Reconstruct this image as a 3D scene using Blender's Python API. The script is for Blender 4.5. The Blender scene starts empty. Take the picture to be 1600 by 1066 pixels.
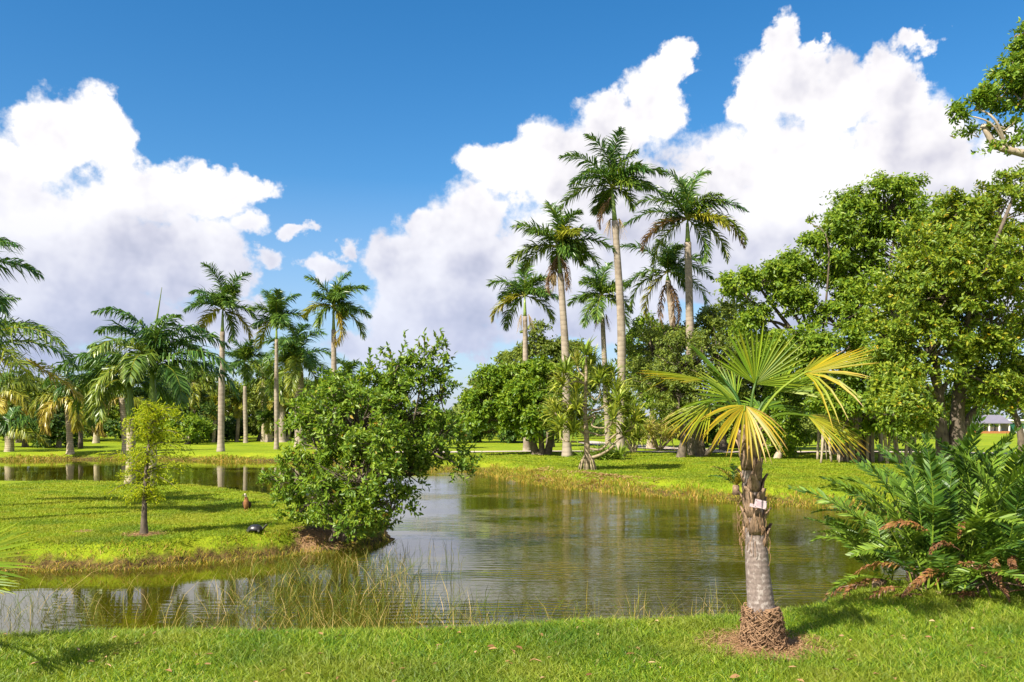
import bpy, math, random
import numpy as np
from mathutils import Vector, Matrix

SC = bpy.context.scene
COL = SC.collection
R = math.radians
# ------------------------------------------------------------------ camera, sun, exposure
F, HY, ZC = 1386.0, 652.0, 2.7          # focal length in photo pixels, horizon row, eye height above the water
cam_d = bpy.data.cameras.new('camera'); cam = bpy.data.objects.new('camera', cam_d); COL.objects.link(cam)
cam.location = (0, 0, ZC); cam.rotation_euler = (R(90), 0, 0)
cam_d.sensor_width = 36; cam_d.lens = 36 * F / 1600; cam_d.shift_y = (HY - 533) / 1600
cam_d.clip_start = 0.05; cam_d.clip_end = 3000
SC.camera = cam
SUN = Vector((-0.66, -0.62, 0.90)).normalized()      # towards the sun
sun_d = bpy.data.lights.new('sun', 'SUN'); sun = bpy.data.objects.new('sun', sun_d); COL.objects.link(sun)
sun_d.energy = 5.0; sun_d.angle = R(0.5); sun_d.color = (1.0, 0.93, 0.80)
sun.rotation_euler = SUN.to_track_quat('Z', 'Y').to_euler(); sun.location = (-20, -20, 40)
SC.view_settings.view_transform = 'Standard'; SC.view_settings.look = 'None'
SC.view_settings.exposure = 1.15; SC.view_settings.gamma = 1.0
SC.cycles.max_bounces = 8; SC.cycles.transparent_max_bounces = 8
SKY_STRENGTH = 0.074

# ------------------------------------------------------------------ node helpers
class NT:
    def __init__(self, tree):
        self.t = tree; self.N = tree.nodes; self.L = tree.links
    def n(self, typ, **kw):
        nd = self.N.new(typ)
        for k, v in kw.items():
            if k.startswith('i_'):
                self.put(nd.inputs[k[2:].replace('_', ' ')], v)
            else: setattr(nd, k, v)
        return nd
    def put(self, sock, v):
        if isinstance(v, bpy.types.NodeSocket): self.L.new(v, sock)
        elif v is not None: sock.default_value = v
    def math(self, op, a, b=None, c=None, clamp=False):
        nd = self.N.new('ShaderNodeMath'); nd.operation = op; nd.use_clamp = clamp
        for s, v in zip(nd.inputs, (a, b, c)): self.put(s, v)
        return nd.outputs[0]
    def vmath(self, op, a, b=None, c=None, out=0):
        nd = self.N.new('ShaderNodeVectorMath'); nd.operation = op
        for s, v in zip(nd.inputs, (a, b, c)): self.put(s, v)
        return nd.outputs['Value'] if op in ('LENGTH', 'DISTANCE', 'DOT_PRODUCT') else nd.outputs[0]
    def noise(self, vec, scale, detail=4, rough=0.55, dist=0.0, out=0):
        nd = self.N.new('ShaderNodeTexNoise')
        if vec is not None: self.put(nd.inputs['Vector'], vec)
        nd.inputs['Scale'].default_value = scale; nd.inputs['Detail'].default_value = detail
        nd.inputs['Roughness'].default_value = rough; nd.inputs['Distortion'].default_value = dist
        return nd.outputs[out]
    def ramp(self, fac, stops, interp='LINEAR'):
        nd = self.N.new('ShaderNodeValToRGB'); nd.color_ramp.interpolation = interp
        e = nd.color_ramp.elements
        while len(e) < len(stops): e.new(0.5)
        for el, (p, c) in zip(e, stops):
            el.position = p; el.color = (*c, 1) if len(c) == 3 else c
        self.put(nd.inputs['Fac'], fac); return nd.outputs[0]
    def mix(self, fac, a, b, blend='MIX'):
        nd = self.N.new('ShaderNodeMix'); nd.data_type = 'RGBA'; nd.blend_type = blend
        f, a_, b_ = nd.inputs[0], nd.inputs[6], nd.inputs[7]
        self.put(f, fac)
        for s, v in ((a_, a), (b_, b)):
            if isinstance(v, tuple) and len(v) == 3: v = (*v, 1)
            self.put(s, v)
        return nd.outputs[2]
    def rng(self, v, a, b, c=0.0, d=1.0, smooth=False):
        nd = self.N.new('ShaderNodeMapRange'); nd.clamp = True
        if smooth: nd.interpolation_type = 'SMOOTHSTEP'
        self.put(nd.inputs['Value'], v)
        for k, x in zip(('From Min', 'From Max', 'To Min', 'To Max'), (a, b, c, d)): self.put(nd.inputs[k], x)
        return nd.outputs[0]

# ------------------------------------------------------------------ world: Nishita sky with cumulus clouds
def build_world():
    w = bpy.data.worlds.new('World'); SC.world = w; w.use_nodes = True
    t = NT(w.node_tree); t.N.clear()
    sky = t.n('ShaderNodeTexSky', sky_type='NISHITA'); sky.sun_disc = False
    sky.sun_elevation = math.asin(SUN.z); sky.sun_rotation = math.atan2(SUN.x, SUN.y)
    sky.altitude = 0; sky.air_density = 1.0; sky.dust_density = 0.4; sky.ozone_density = 3.0
    hs = t.n('ShaderNodeHueSaturation'); hs.inputs['Saturation'].default_value = 1.36; hs.inputs['Value'].default_value = 1.0
    hs.inputs['Hue'].default_value = 0.499
    t.L.new(sky.outputs[0], hs.inputs['Color'])
    skycol = t.vmath('SCALE', hs.outputs[0]); skycol.node.inputs['Scale'].default_value = SKY_STRENGTH
    gen = t.n('ShaderNodeTexCoord').outputs['Generated']
    sep = t.n('ShaderNodeSeparateXYZ'); t.L.new(gen, sep.inputs[0])
    az = t.math('ARCTAN2', sep.outputs[0], sep.outputs[1]); el = t.math('ARCSINE', sep.outputs[2])
    cb = t.n('ShaderNodeCombineXYZ'); t.L.new(az, cb.inputs[0]); t.L.new(el, cb.inputs[1])
    V0 = cb.outputs[0]
    blobs = [(10,330,120,130),(85,215,80,75),(152,165,36,48),(60,180,45,45),(175,230,40,50),(110,400,190,120),(245,290,95,55),(330,290,95,42),
      (405,287,42,22),(290,390,110,80),(0,490,170,95),(345,420,70,50),(405,352,42,26),(478,362,24,16),(440,412,34,20),(180,490,190,45),
      (1200,330,250,140),(900,260,110,80),(960,190,80,50),(1060,105,34,34),(1030,150,55,55),(840,215,35,35),(785,270,72,50),(720,400,120,100),
      (655,345,45,32),(630,430,70,80),(680,500,120,60),(1200,48,36,46),(1175,140,50,70),(1230,120,60,60),(1300,150,75,65),(1400,130,52,52),(1420,240,95,100),
      (1530,310,150,110),(1000,330,190,120),(900,420,190,100),(1100,420,150,60),(1300,440,200,100),(1610,420,150,100),(548,398,20,24),(510,430,26,20),
      (1268,58,16,12),(1442,70,26,18),(640,540,150,28),(130,560,170,28),(900,500,160,40),(330,500,90,30),
      (2600,300,400,200),(2200,420,400,150),(-900,380,500,180),(-600,150,200,100)]
    back = [(2.5,0.55,0.75,0.4),(-2.3,0.5,0.7,0.38),(3.14,0.3,0.9,0.25),(-3.14,0.3,0.9,0.25),(-1.5,0.4,0.5,0.3),(1.6,0.5,0.4,0.3)]  # unseen clouds behind and beside the camera, added as fill light
    prm = []
    for px, py, rx, ry in blobs:
        u, v = (px-800)/F, (HY-py)/F
        a = math.atan(u); e = math.atan(v*math.cos(a))
        prm.append((a, e, rx/F*math.cos(a)**2, ry/F*math.cos(a)))
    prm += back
    w1 = t.vmath('SUBTRACT', t.noise(V0, 9, 2, 0.5, out=1), (0.5, 0.5, 0.5))
    w2 = t.vmath('SUBTRACT', t.noise(V0, 34, 4, 0.6, out=1), (0.5, 0.5, 0.5))
    Vw = t.vmath('MULTIPLY_ADD', w1, (0.085, 0.065, 0), V0)
    Vw = t.vmath('MULTIPLY_ADD', w2, (0.050, 0.044, 0), Vw)
    d = None
    for a, e, rx, ry in prm:
        q = t.vmath('MULTIPLY_ADD', Vw, (1/rx, 1/ry, 0), (-a/rx, -e/ry, 0))
        l = t.vmath('LENGTH', q)
        if rx < 0.0345 and e > 0.1 and not (a > 0.05 and e > 0.25 and rx > 0.017): l = t.math('MULTIPLY_ADD', l, 0.62, 0.40)
        d = l if d is None else t.math('SMOOTH_MIN', d, l, 0.20)
    body = t.math('SUBTRACT', 1.0, d)
    def puffs(V, det, fine):
        wv = t.vmath('SUBTRACT', t.noise(V, 30, 3, 0.6, out=1), (0.5, 0.5, 0.5))
        vor = t.n('ShaderNodeTexVoronoi', feature='F1'); vor.inputs['Scale'].default_value = 15
        vor.normalize = True; vor.inputs['Detail'].default_value = det; vor.inputs['Roughness'].default_value = 0.55; vor.inputs['Lacunarity'].default_value = 2.3
        t.L.new(t.vmath('MULTIPLY_ADD', wv, (0.03, 0.026, 0), V), vor.inputs['Vector'])
        h = t.math('MULTIPLY', t.math('SUBTRACT', 0.34, vor.outputs[0]), 1.2)
        return t.math('MULTIPLY_ADD', t.math('SUBTRACT', t.noise(V, 20, fine, 0.66), 0.5), 1.0, h)
    H = t.math('ADD', t.math('SMOOTH_MIN', t.math('MULTIPLY_ADD', body, 1.5, -0.02), 0.55, 0.3), puffs(V0, 3.0, 9))
    alpha = t.rng(H, -0.09, 0.36, smooth=True)
    relief = t.math('SUBTRACT', puffs(V0, 1.0, 3), puffs(t.vmath('ADD', V0, (-0.016, 0.022, 0.0)), 1.0, 3))
    lit = t.rng(relief, -0.40, 0.34)
    edge = t.rng(body, 0.50, 0.02)                   # thin sunlit rims
    low = t.rng(el, 0.06, 0.26)                      # greyer flat bases near the horizon
    big = t.noise(V0, 6.5, 3, 0.5)
    b = t.math('MULTIPLY', lit, 0.36)
    b = t.math('MULTIPLY_ADD', edge, 0.12, b)
    b = t.math('MULTIPLY_ADD', low, 0.26, b)
    b = t.math('MULTIPLY_ADD', t.rng(big, 0.38, 0.62), 0.36, b)
    cl = t.ramp(b, [(0.12, (0.215, 0.222, 0.275)), (0.36, (0.325, 0.322, 0.365)), (0.54, (0.425, 0.416, 0.435)), (0.74, (0.50, 0.49, 0.495))])
    col = t.mix(alpha, skycol, cl)
    haze = t.rng(el, 0.26, 0.0)
    col = t.mix(t.math('MULTIPLY', haze, 0.72), col, (0.21, 0.26, 0.39))
    bg = t.n('ShaderNodeBackground'); t.L.new(col, bg.inputs[0]); bg.inputs[1].default_value = 1.0
    out = t.n('ShaderNodeOutputWorld'); t.L.new(bg.outputs[0], out.inputs[0])
    w.cycles.sampling_method = 'MANUAL'; w.cycles.sample_map_resolution = 512
build_world()

# ------------------------------------------------------------------ materials
def newmat(name):
    m = bpy.data.materials.new(name); m.use_nodes = True
    t = NT(m.node_tree); t.N.clear()
    out = t.n('ShaderNodeOutputMaterial')
    return m, t, out
def principled(t, col, rough=0.6, spec=0.3, normal=None):
    p = t.n('ShaderNodeBsdfPrincipled')
    t.put(p.inputs['Base Color'], (*col, 1) if isinstance(col, tuple) and len(col) == 3 else col)
    t.put(p.inputs['Roughness'], rough); p.inputs['Specular IOR Level'].default_value = spec
    if normal is not None: t.L.new(normal, p.inputs['Normal'])
    return p
def bump(t, h, strength=0.5, dist=0.02):
    b = t.n('ShaderNodeBump'); b.inputs['Strength'].default_value = strength; b.inputs['Distance'].default_value = dist
    t.L.new(h, b.inputs['Height']); return b.outputs[0]
def pos(t): return t.n('ShaderNodeNewGeometry').outputs['Position']

def leafmat(name, stops, trans=0.35, rough=0.42, spec=0.35, tint=None, patchy=None):
    """foliage: colour varies leaf by leaf; thin leaves let light through. tint = ramp over the 'tint' attribute (green to dead)"""
    m, t, out = newmat(name)
    isl = t.n('ShaderNodeNewGeometry').outputs['Random Per Island']
    c = t.ramp(isl, stops)
    if tint:
        a = t.n('ShaderNodeAttribute', attribute_name='tint').outputs['Fac']
        a = t.math('MULTIPLY_ADD', t.math('SUBTRACT', isl, 0.5), 0.16, a)
        c2 = t.ramp(a, tint)
        v = t.rng(isl, 0, 1, 0.72, 1.25)
        c = t.vmath('SCALE', c2); t.put(c.node.inputs['Scale'], v)
    if patchy:                                       # drier and lusher spots across the lawn
        f = t.rng(t.noise(pos(t), 1.1, 5, 0.65), 0.42, 0.68); c = t.mix(t.math('MULTIPLY', f, 0.75), c, patchy)
        c = t.mix(t.rng(t.noise(pos(t), 0.6, 3, 0.6), 0.52, 0.35, 0, 0.55), c, (0.05, 0.125, 0.012))
    p = principled(t, c, rough, spec)
    tr = t.n('ShaderNodeBsdfTranslucent'); t.L.new(t.vmath('MULTIPLY', c, (1.25, 1.15, 0.6)), tr.inputs[0])
    mx = t.n('ShaderNodeMixShader'); mx.inputs[0].default_value = trans
    t.L.new(p.outputs[0], mx.inputs[1]); t.L.new(tr.outputs[0], mx.inputs[2]); t.L.new(mx.outputs[0], out.inputs[0])
    return m
def barkmat(name, a, b, scale=6, ring=0, rough=0.85, bmp=0.6, patch=None, ringk=0.45):
    m, t, out = newmat(name)
    p_ = pos(t)
    n1 = t.noise(p_, scale, 6, 0.65); n2 = t.noise(t.vmath('MULTIPLY', p_, (1, 1, 0.25)), scale*3, 4, 0.6)
    f = t.math('ADD', t.math('MULTIPLY', n1, 0.6), t.math('MULTIPLY', n2, 0.4))
    c = t.ramp(f, [(0.34, a), (0.62, b)])
    h = n2
    if ring:
        w = t.n('ShaderNodeTexWave', wave_type='BANDS', bands_direction='Z'); w.inputs['Scale'].default_value = ring
        w.inputs['Distortion'].default_value = 2.5; w.inputs['Detail'].default_value = 3; w.inputs['Detail Scale'].default_value = 1.5
        t.L.new(p_, w.inputs['Vector'])
        c = t.mix(t.math('MULTIPLY', t.rng(w.outputs[1], 0.62, 0.9), ringk), c, tuple(x*0.45 for x in a))
        h = t.math('SUBTRACT', n2, t.math('MULTIPLY', w.outputs[1], 0.5))
    if patch:
        c = t.mix(t.rng(t.noise(p_, scale*0.7, 5, 0.6), 0.54, 0.62), c, patch)
    p = principled(t, c, rough, 0.2, bump(t, h, bmp, 0.03)); t.L.new(p.outputs[0], out.inputs[0])
    return m
def plainmat(name, col, rough=0.6, spec=0.3, var=0.25, scale=9):
    m, t, out = newmat(name)
    n = t.noise(pos(t), scale, 5, 0.6)
    c = t.ramp(n, [(0.3, tuple(x*(1-var) for x in col)), (0.7, tuple(min(1, x*(1+var)) for x in col))])
    p = principled(t, c, rough, spec, bump(t, n, 0.25, 0.01)); t.L.new(p.outputs[0], out.inputs[0]); return m

PALM_TINT = [(0.0, (0.050, 0.135, 0.028)), (0.22, (0.12, 0.20, 0.024)), (0.45, (0.26, 0.28, 0.025)), (0.62, (0.38, 0.31, 0.028)), (0.8, (0.26, 0.16, 0.06)), (1.0, (0.20, 0.12, 0.065))]
FAN_TINT = [(0.0, (0.05, 0.15, 0.02)), (0.25, (0.18, 0.29, 0.02)), (0.5, (0.28, 0.31, 0.018)), (0.75, (0.42, 0.30, 0.014)), (1.0, (0.28, 0.15, 0.06))]
S3 = [(0, (0, 0, 0)), (1, (1, 1, 1))]
M = {}
M['palm'] = leafmat('palm_frond_green', S3, 0.28, 0.38, 0.45, PALM_TINT)
M['fan'] = leafmat('fan_frond_green', S3, 0.38, 0.42, 0.3, FAN_TINT)
M['cycad'] = leafmat('fern_frond_green', S3, 0.25, 0.45, 0.35, [(0.0, (0.042, 0.105, 0.012)), (0.25, (0.13, 0.22, 0.02)), (0.5, (0.25, 0.34, 0.03)), (0.8, (0.30, 0.13, 0.045)), (1.0, (0.16, 0.085, 0.05))])
M['shrub'] = leafmat('glossy_shrub_leaf', [(0.0, (0.065, 0.145, 0.015)), (0.5, (0.17, 0.28, 0.022)), (0.85, (0.24, 0.34, 0.03)), (0.985, (0.30, 0.38, 0.04)), (1.0, (0.45, 0.26, 0.04))], 0.42, 0.44, 0.35)
M['fig'] = leafmat('fig_leaf', [(0.0, (0.085, 0.17, 0.016)), (0.55, (0.19, 0.295, 0.024)), (1.0, (0.31, 0.39, 0.03))], 0.46, 0.45, 0.3)
M['seagrape'] = leafmat('yellowing_tree_leaf', [(0.0, (0.085, 0.16, 0.016)), (0.5, (0.19, 0.28, 0.022)), (0.9, (0.31, 0.37, 0.03)), (0.975, (0.36, 0.36, 0.03)), (1.0, (0.60, 0.40, 0.03))], 0.42, 0.45, 0.35)
M['olive'] = leafmat('olive_green_leaf', [(0.0, (0.07, 0.115, 0.02)), (0.5, (0.165, 0.225, 0.034)), (1.0, (0.27, 0.32, 0.05))], 0.4, 0.5, 0.25)
M['bright'] = leafmat('bright_green_leaf', [(0.0, (0.07, 0.15, 0.013)), (0.5, (0.165, 0.27, 0.018)), (1.0, (0.27, 0.36, 0.028))], 0.44, 0.42, 0.3)
M['cypress'] = leafmat('cypress_needle', [(0.0, (0.17, 0.25, 0.010)), (0.5, (0.34, 0.42, 0.014)), (1.0, (0.48, 0.50, 0.02))], 0.45, 0.55, 0.2)
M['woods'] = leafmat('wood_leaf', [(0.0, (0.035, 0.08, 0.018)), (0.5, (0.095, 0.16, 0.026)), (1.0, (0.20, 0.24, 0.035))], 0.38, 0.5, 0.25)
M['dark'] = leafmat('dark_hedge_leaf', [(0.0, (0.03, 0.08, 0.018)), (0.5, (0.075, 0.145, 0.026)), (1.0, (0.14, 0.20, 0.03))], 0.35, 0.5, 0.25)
M['pandan'] = leafmat('strap_leaf', S3, 0.34, 0.38, 0.4, [(0.0, (0.09, 0.17, 0.02)), (0.4, (0.22, 0.30, 0.035)), (0.8, (0.42, 0.42, 0.07)), (1.0, (0.36, 0.27, 0.12))])
M['grass'] = leafmat('lawn_blade', [(0.0, (0.05, 0.125, 0.010)), (0.42, (0.14, 0.25, 0.014)), (0.80, (0.27, 0.37, 0.022)), (0.95, (0.38, 0.42, 0.05)), (1.0, (0.42, 0.34, 0.14))], 0.42, 0.5, 0.3, patchy=(0.26, 0.285, 0.035))
M['farlawn'] = leafmat('sunny_lawn_blade', [(0.0, (0.115, 0.21, 0.009)), (0.5, (0.225, 0.32, 0.013)), (1.0, (0.35, 0.39, 0.025))], 0.4, 0.55, 0.2, patchy=(0.30, 0.27, 0.03))
M['sedge'] = leafmat('straw_sedge', [(0.0, (0.12, 0.18, 0.014)), (0.5, (0.24, 0.25, 0.02)), (0.75, (0.42, 0.27, 0.035)), (1.0, (0.52, 0.36, 0.12))], 0.3, 0.6, 0.15)
M['reed'] = leafmat('pond_reed', [(0.0, (0.05, 0.09, 0.008)), (0.6, (0.12, 0.14, 0.013)), (0.85, (0.28, 0.22, 0.035)), (1.0, (0.52, 0.38, 0.16))], 0.25, 0.6, 0.2)
M['straw'] = leafmat('dead_straw', [(0.0, (0.16, 0.08, 0.035)), (0.5, (0.33, 0.19, 0.09)), (1.0, (0.50, 0.33, 0.18))], 0.15, 0.8, 0.1)
M['royaltrunk'] = barkmat('royal_palm_bark', (0.22, 0.18, 0.135), (0.36, 0.30, 0.235), 1.3, 1.1, bmp=0.25, patch=(0.20, 0.16, 0.12), ringk=0.24)
M['youngtrunk'] = barkmat('young_palm_bark', (0.27, 0.22, 0.14), (0.45, 0.38, 0.26), 3, 2.2, bmp=0.3)
M['fantrunk'] = barkmat('fan_palm_bark', (0.125, 0.095, 0.085), (0.245, 0.195, 0.175), 40, 8, bmp=0.14, patch=(0.32, 0.275, 0.255), ringk=0.12)
M['boot'] = barkmat('old_leaf_base', (0.05, 0.032, 0.022), (0.34, 0.23, 0.15), 14, 0, bmp=0.8)
M['root'] = barkmat('fibrous_root', (0.11, 0.06, 0.035), (0.34, 0.21, 0.12), 30, 0, bmp=0.4)
M['bark'] = barkmat('grey_brown_bark', (0.05, 0.04, 0.03), (0.17, 0.135, 0.10), 5, 0)
M['palebark'] = barkmat('pale_bark', (0.22, 0.17, 0.12), (0.45, 0.37, 0.28), 6, 0, bmp=0.4)
M['pandantrunk'] = barkmat('screw_pine_bark', (0.17, 0.13, 0.08), (0.36, 0.29, 0.19), 5, 1.5, bmp=0.4)
M['shaft'] = plainmat('green_crownshaft', (0.19, 0.27, 0.05), 0.35, 0.5, 0.2, 2)
M['bract'] = plainmat('dry_flower_stalk', (0.34, 0.25, 0.13), 0.8, 0.1)
M['path'] = plainmat('pale_path', (0.46, 0.38, 0.33), 0.9, 0.1, 0.12, 3)
M['shell'] = plainmat('turtle_shell', (0.022, 0.021, 0.022), 0.35, 0.5, 0.4, 30)
M['turtle'] = plainmat('turtle_skin', (0.035, 0.036, 0.022), 0.55, 0.3, 0.4, 40)
M['birdbody'] = plainmat('russet_feathers', (0.25, 0.115, 0.05), 0.8, 0.1, 0.4, 25)
M['birdwing'] = plainmat('dark_wing_feathers', (0.045, 0.025, 0.02), 0.7, 0.15, 0.3, 25)
M['birdhead'] = plainmat('pale_feathers', (0.46, 0.38, 0.31), 0.8, 0.1, 0.2, 30)
M['birdbill'] = plainmat('dark_bill', (0.04, 0.03, 0.03), 0.4, 0.4)
M['plate'] = plainmat('pinkish_label_plate', (0.46, 0.35, 0.37), 0.45, 0.4, 0.06, 40)
M['ink'] = plainmat('faded_ink', (0.26, 0.19, 0.26), 0.6, 0.2, 0.1)
M['steel'] = plainmat('screw_steel', (0.25, 0.24, 0.25), 0.35, 0.5)
M['roof'] = plainmat('grey_lilac_roof', (0.17, 0.16, 0.20), 0.6, 0.3, 0.08, 2)
M['whitewall'] = plainmat('white_paint', (0.78, 0.76, 0.76), 0.6, 0.3, 0.05, 2)
M['darkopen'] = plainmat('dark_green_door', (0.02, 0.10, 0.065), 0.5, 0.3)  # plain dark green for the kiosk door and window
M['terracotta'] = plainmat('terracotta_plinth', (0.36, 0.15, 0.06), 0.8, 0.1)
M['stone'] = plainmat('shore_stone', (0.36, 0.33, 0.29), 0.9, 0.1, 0.35, 8)

# ------------------------------------------------------------------ mesh builder and object helpers
class MB:
    def __init__(s): s.v = []; s.f = []; s.t = []; s.n = 0
    def add(s, V, faces, tint=0.0):
        V = np.asarray(V, float).reshape(-1, 3)
        for f in faces:
            f = np.asarray(f, int)
            if f.size: s.f.append(f + s.n)
        s.v.append(V); s.t.append(np.broadcast_to(np.asarray(tint, float), (len(V),)).copy()); s.n += len(V)
    def build(s, name, mat, parent=None, smooth=False, loc=None):
        V = np.concatenate(s.v); T = np.concatenate(s.t)
        base = np.array(parent.matrix_basis.translation if parent is not None and loc is None else (loc if loc is not None else (0, 0, 0)))
        if parent is not None:
            q = parent; base = np.zeros(3)
            while q is not None: base = base + np.array(q.location); q = q.parent
        V = V - base
        me = bpy.data.meshes.new(name)
        loops = np.concatenate([f.ravel() for f in s.f]); tot = np.concatenate([np.full(len(f), f.shape[1]) for f in s.f])
        st = np.concatenate([[0], np.cumsum(tot)[:-1]])
        me.vertices.add(len(V)); me.vertices.foreach_set('co', V.ravel())
        me.loops.add(len(loops)); me.loops.foreach_set('vertex_index', loops.astype(np.int32))
        me.polygons.add(len(tot)); me.polygons.foreach_set('loop_start', st.astype(np.int32))
        try: me.polygons.foreach_set('loop_total', tot.astype(np.int32))
        except Exception: pass
        me.polygons.foreach_set('use_smooth', np.full(len(tot), bool(smooth)))
        at = me.attributes.new('tint', 'FLOAT', 'POINT'); at.data.foreach_set('value', T.astype(np.float32))
        me.materials.append(mat); me.update(calc_edges=True)
        o = bpy.data.objects.new(name, me); COL.objects.link(o)
        if parent is not None: o.parent = parent
        elif loc is not None: o.location = loc
        return o
def tag(o, label=None, cat=None, group=None, kind=None):
    if label: o['label'] = label
    if cat: o['category'] = cat
    if group: o['group'] = group
    if kind: o['kind'] = kind
    return o
def thing(name, label, cat, loc, group=None):
    o = bpy.data.objects.new(name, None); COL.objects.link(o); o.location = [float(c) for c in loc]
    o.empty_display_size = 0.2
    return tag(o, label, cat, group)
def P(px, py, Y): return np.array([(px-800)/F*Y, Y, ZC-(py-HY)/F*Y])
def G(px, py, z=0.0):
    Y = F*(ZC-z)/(py-HY); return np.array([(px-800)/F*Y, Y])
def unit(a): return a/np.maximum(np.linalg.norm(a, axis=-1, keepdims=True), 1e-9)
UP = np.array([0, 0, 1.0])

def tube(mb, pts, rad, sides=8, tint=0.0, cap=True, wob=0.0, rng=None):
    pts = np.asarray(pts, float); rad = np.broadcast_to(np.asarray(rad, float), (len(pts),))
    T = unit(np.gradient(pts, axis=0)); ref = np.array([1.0, 0, 0]) if abs(T[0][0]) < 0.8 else np.array([0, 1.0, 0])
    U = unit(np.cross(T[0], ref)); fr = []
    for k in range(len(pts)):
        U = unit(U - T[k]*np.dot(U, T[k])); fr.append((U, np.cross(T[k], U)))
    ang = np.arange(sides)/sides*2*np.pi
    V = []
    for k in range(len(pts)):
        rr = rad[k]*(1 + (wob*rng.standard_normal(sides) if wob else 0))
        V.append(pts[k] + (np.cos(ang)*rr)[:, None]*fr[k][0] + (np.sin(ang)*rr)[:, None]*fr[k][1])
    V = np.concatenate(V); q = []
    i = np.arange(sides); j = (i+1) % sides
    for k in range(len(pts)-1):
        q.append(np.stack([k*sides+i, k*sides+j, (k+1)*sides+j, (k+1)*sides+i], 1))
    fs = [np.concatenate(q)]
    if cap: fs += [np.arange(sides)[::-1][None], (np.arange(sides)+(len(pts)-1)*sides)[None]]
    mb.add(V, fs, np.repeat(tint, sides) if np.ndim(tint) else tint)
def curve(pts, n=12):
    """Catmull-Rom through pts"""
    p = np.asarray(pts, float); p = np.vstack([2*p[0]-p[1], p, 2*p[-1]-p[-2]]); out = []
    m = len(p)-3; per = max(2, n//m)
    for k in range(m):
        a, b, c, d = p[k:k+4]
        for s in np.linspace(0, 1, per, endpoint=(k == m-1)):
            out.append(0.5*((2*b)+(-a+c)*s+(2*a-5*b+4*c-d)*s*s+(-a+3*b-3*c+d)*s**3))
    return np.array(out)
def leaves(mb, c, d, nrm, L, W, fold=0.25, tint=0.0):
    """elliptic leaves: base, two shoulders each side, tip; folded a little along the midrib"""
    n = len(c); L = np.broadcast_to(L, (n,))[:, None]; W = np.broadcast_to(W, (n,))[:, None]
    d = unit(d); s = unit(np.cross(d, nrm)); nn = np.cross(s, d)
    a = c + d*L*0.35 + nn*W*fold; b = c + d*L*0.72 + nn*W*fold*0.7
    V = np.stack([c, a+s*W*0.5, b+s*W*0.38, c+d*L, b-s*W*0.38, a-s*W*0.5], 1).reshape(-1, 3)
    k = np.arange(n)[:, None]*6
    mb.add(V, [np.concatenate([k+np.array([[0, 1, 2, 3]]), k+np.array([[0, 3, 4, 5]])])], np.repeat(tint, 6) if np.ndim(tint) else tint)
def strips(mb, p0, p1, p2, w, tint0=0.0, tint1=None):
    """narrow tapering blades through three points; w = half-width vectors"""
    n = len(p0); t0 = np.broadcast_to(tint0, (n,)); t1 = np.broadcast_to(tint0 if tint1 is None else tint1, (n,))
    V = np.stack([p0-w*0.55, p0+w*0.55, p1+w, p1-w, p2], 1).reshape(-1, 3)
    k = np.arange(n)[:, None]*5
    mb.add(V, [k+np.array([[0, 1, 2, 3]]), k+np.array([[3, 2, 4]])], np.stack([t0, t0, t0, t0, t1], 1).ravel())

def frond(mb, rng, o, az, e0, L, droop, n=46, ll=0.7, lw=0.035, hang=0.3, plum=0.5, tint=0.0, tip=0.12, rr=0.035, s0=0.1, fw=0.55, power=1.25, vee=0.25, side_curve=0.0):
    """pinnate palm leaf: arching rachis with two rows of leaflets"""
    m = 15; s = np.linspace(0, 1, m); e = e0 - droop*s**power; a = az + side_curve*s
    T = np.stack([np.cos(a)*np.cos(e), np.sin(a)*np.cos(e), np.sin(e)], 1)
    pts = np.vstack([np.zeros(3), np.cumsum((T[1:]+T[:-1])/2*L/(m-1), 0)]) + o
    tube(mb, pts, rr*(1-0.88*s), 5, tint + (0.30 if tint < 0.3 else 0.05), cap=False)
    q = np.repeat(np.linspace(s0, 0.995, n), 2) + rng.uniform(-0.5, 0.5, 2*n)/n*0.8
    q = np.clip(q, s0, 1.0); sg = np.tile([-1.0, 1.0], n)
    Pq = np.stack([np.interp(q, s, pts[:, k]) for k in range(3)], 1); Tq = unit(np.stack([np.interp(q, s, T[:, k]) for k in range(3)], 1))
    hdir = np.stack([np.cos(az+side_curve*q), np.sin(az+side_curve*q), 0*q], 1)
    S = np.cross(hdir, UP); N = np.cross(S, Tq)
    ph = rng.normal(0, plum, 2*n) + vee
    f = fw + 0.5*q**2
    d = unit(Tq*f[:, None] + S*(sg*np.cos(ph))[:, None] + N*np.sin(ph)[:, None])
    prof = (0.45 + 0.55*np.sin(np.pi*np.clip(q, 0, 1)**0.85*0.92+0.15))*(1-0.45*np.clip((q-0.8)/0.2, 0, 1))
    l = ll*prof*rng.uniform(0.82, 1.12, 2*n)
    hg = hang*rng.uniform(0.6, 1.4, 2*n)
    p1 = Pq + unit(d - UP*hg[:, None]*0.25)*(l*0.5)[:, None]
    p2 = p1 + unit(d - UP*hg[:, None]*1.5)*(l*0.5)[:, None]
    w = unit(np.cross(d, N + 0.5*rng.standard_normal((2*n, 3))))*(lw*0.5*rng.uniform(0.8, 1.2, 2*n))[:, None]
    tt = tint + rng.normal(0, 0.03, 2*n)
    strips(mb, Pq, p1, p2, w, tt, tt + tip*rng.uniform(0.3, 1.5, 2*n))

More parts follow.
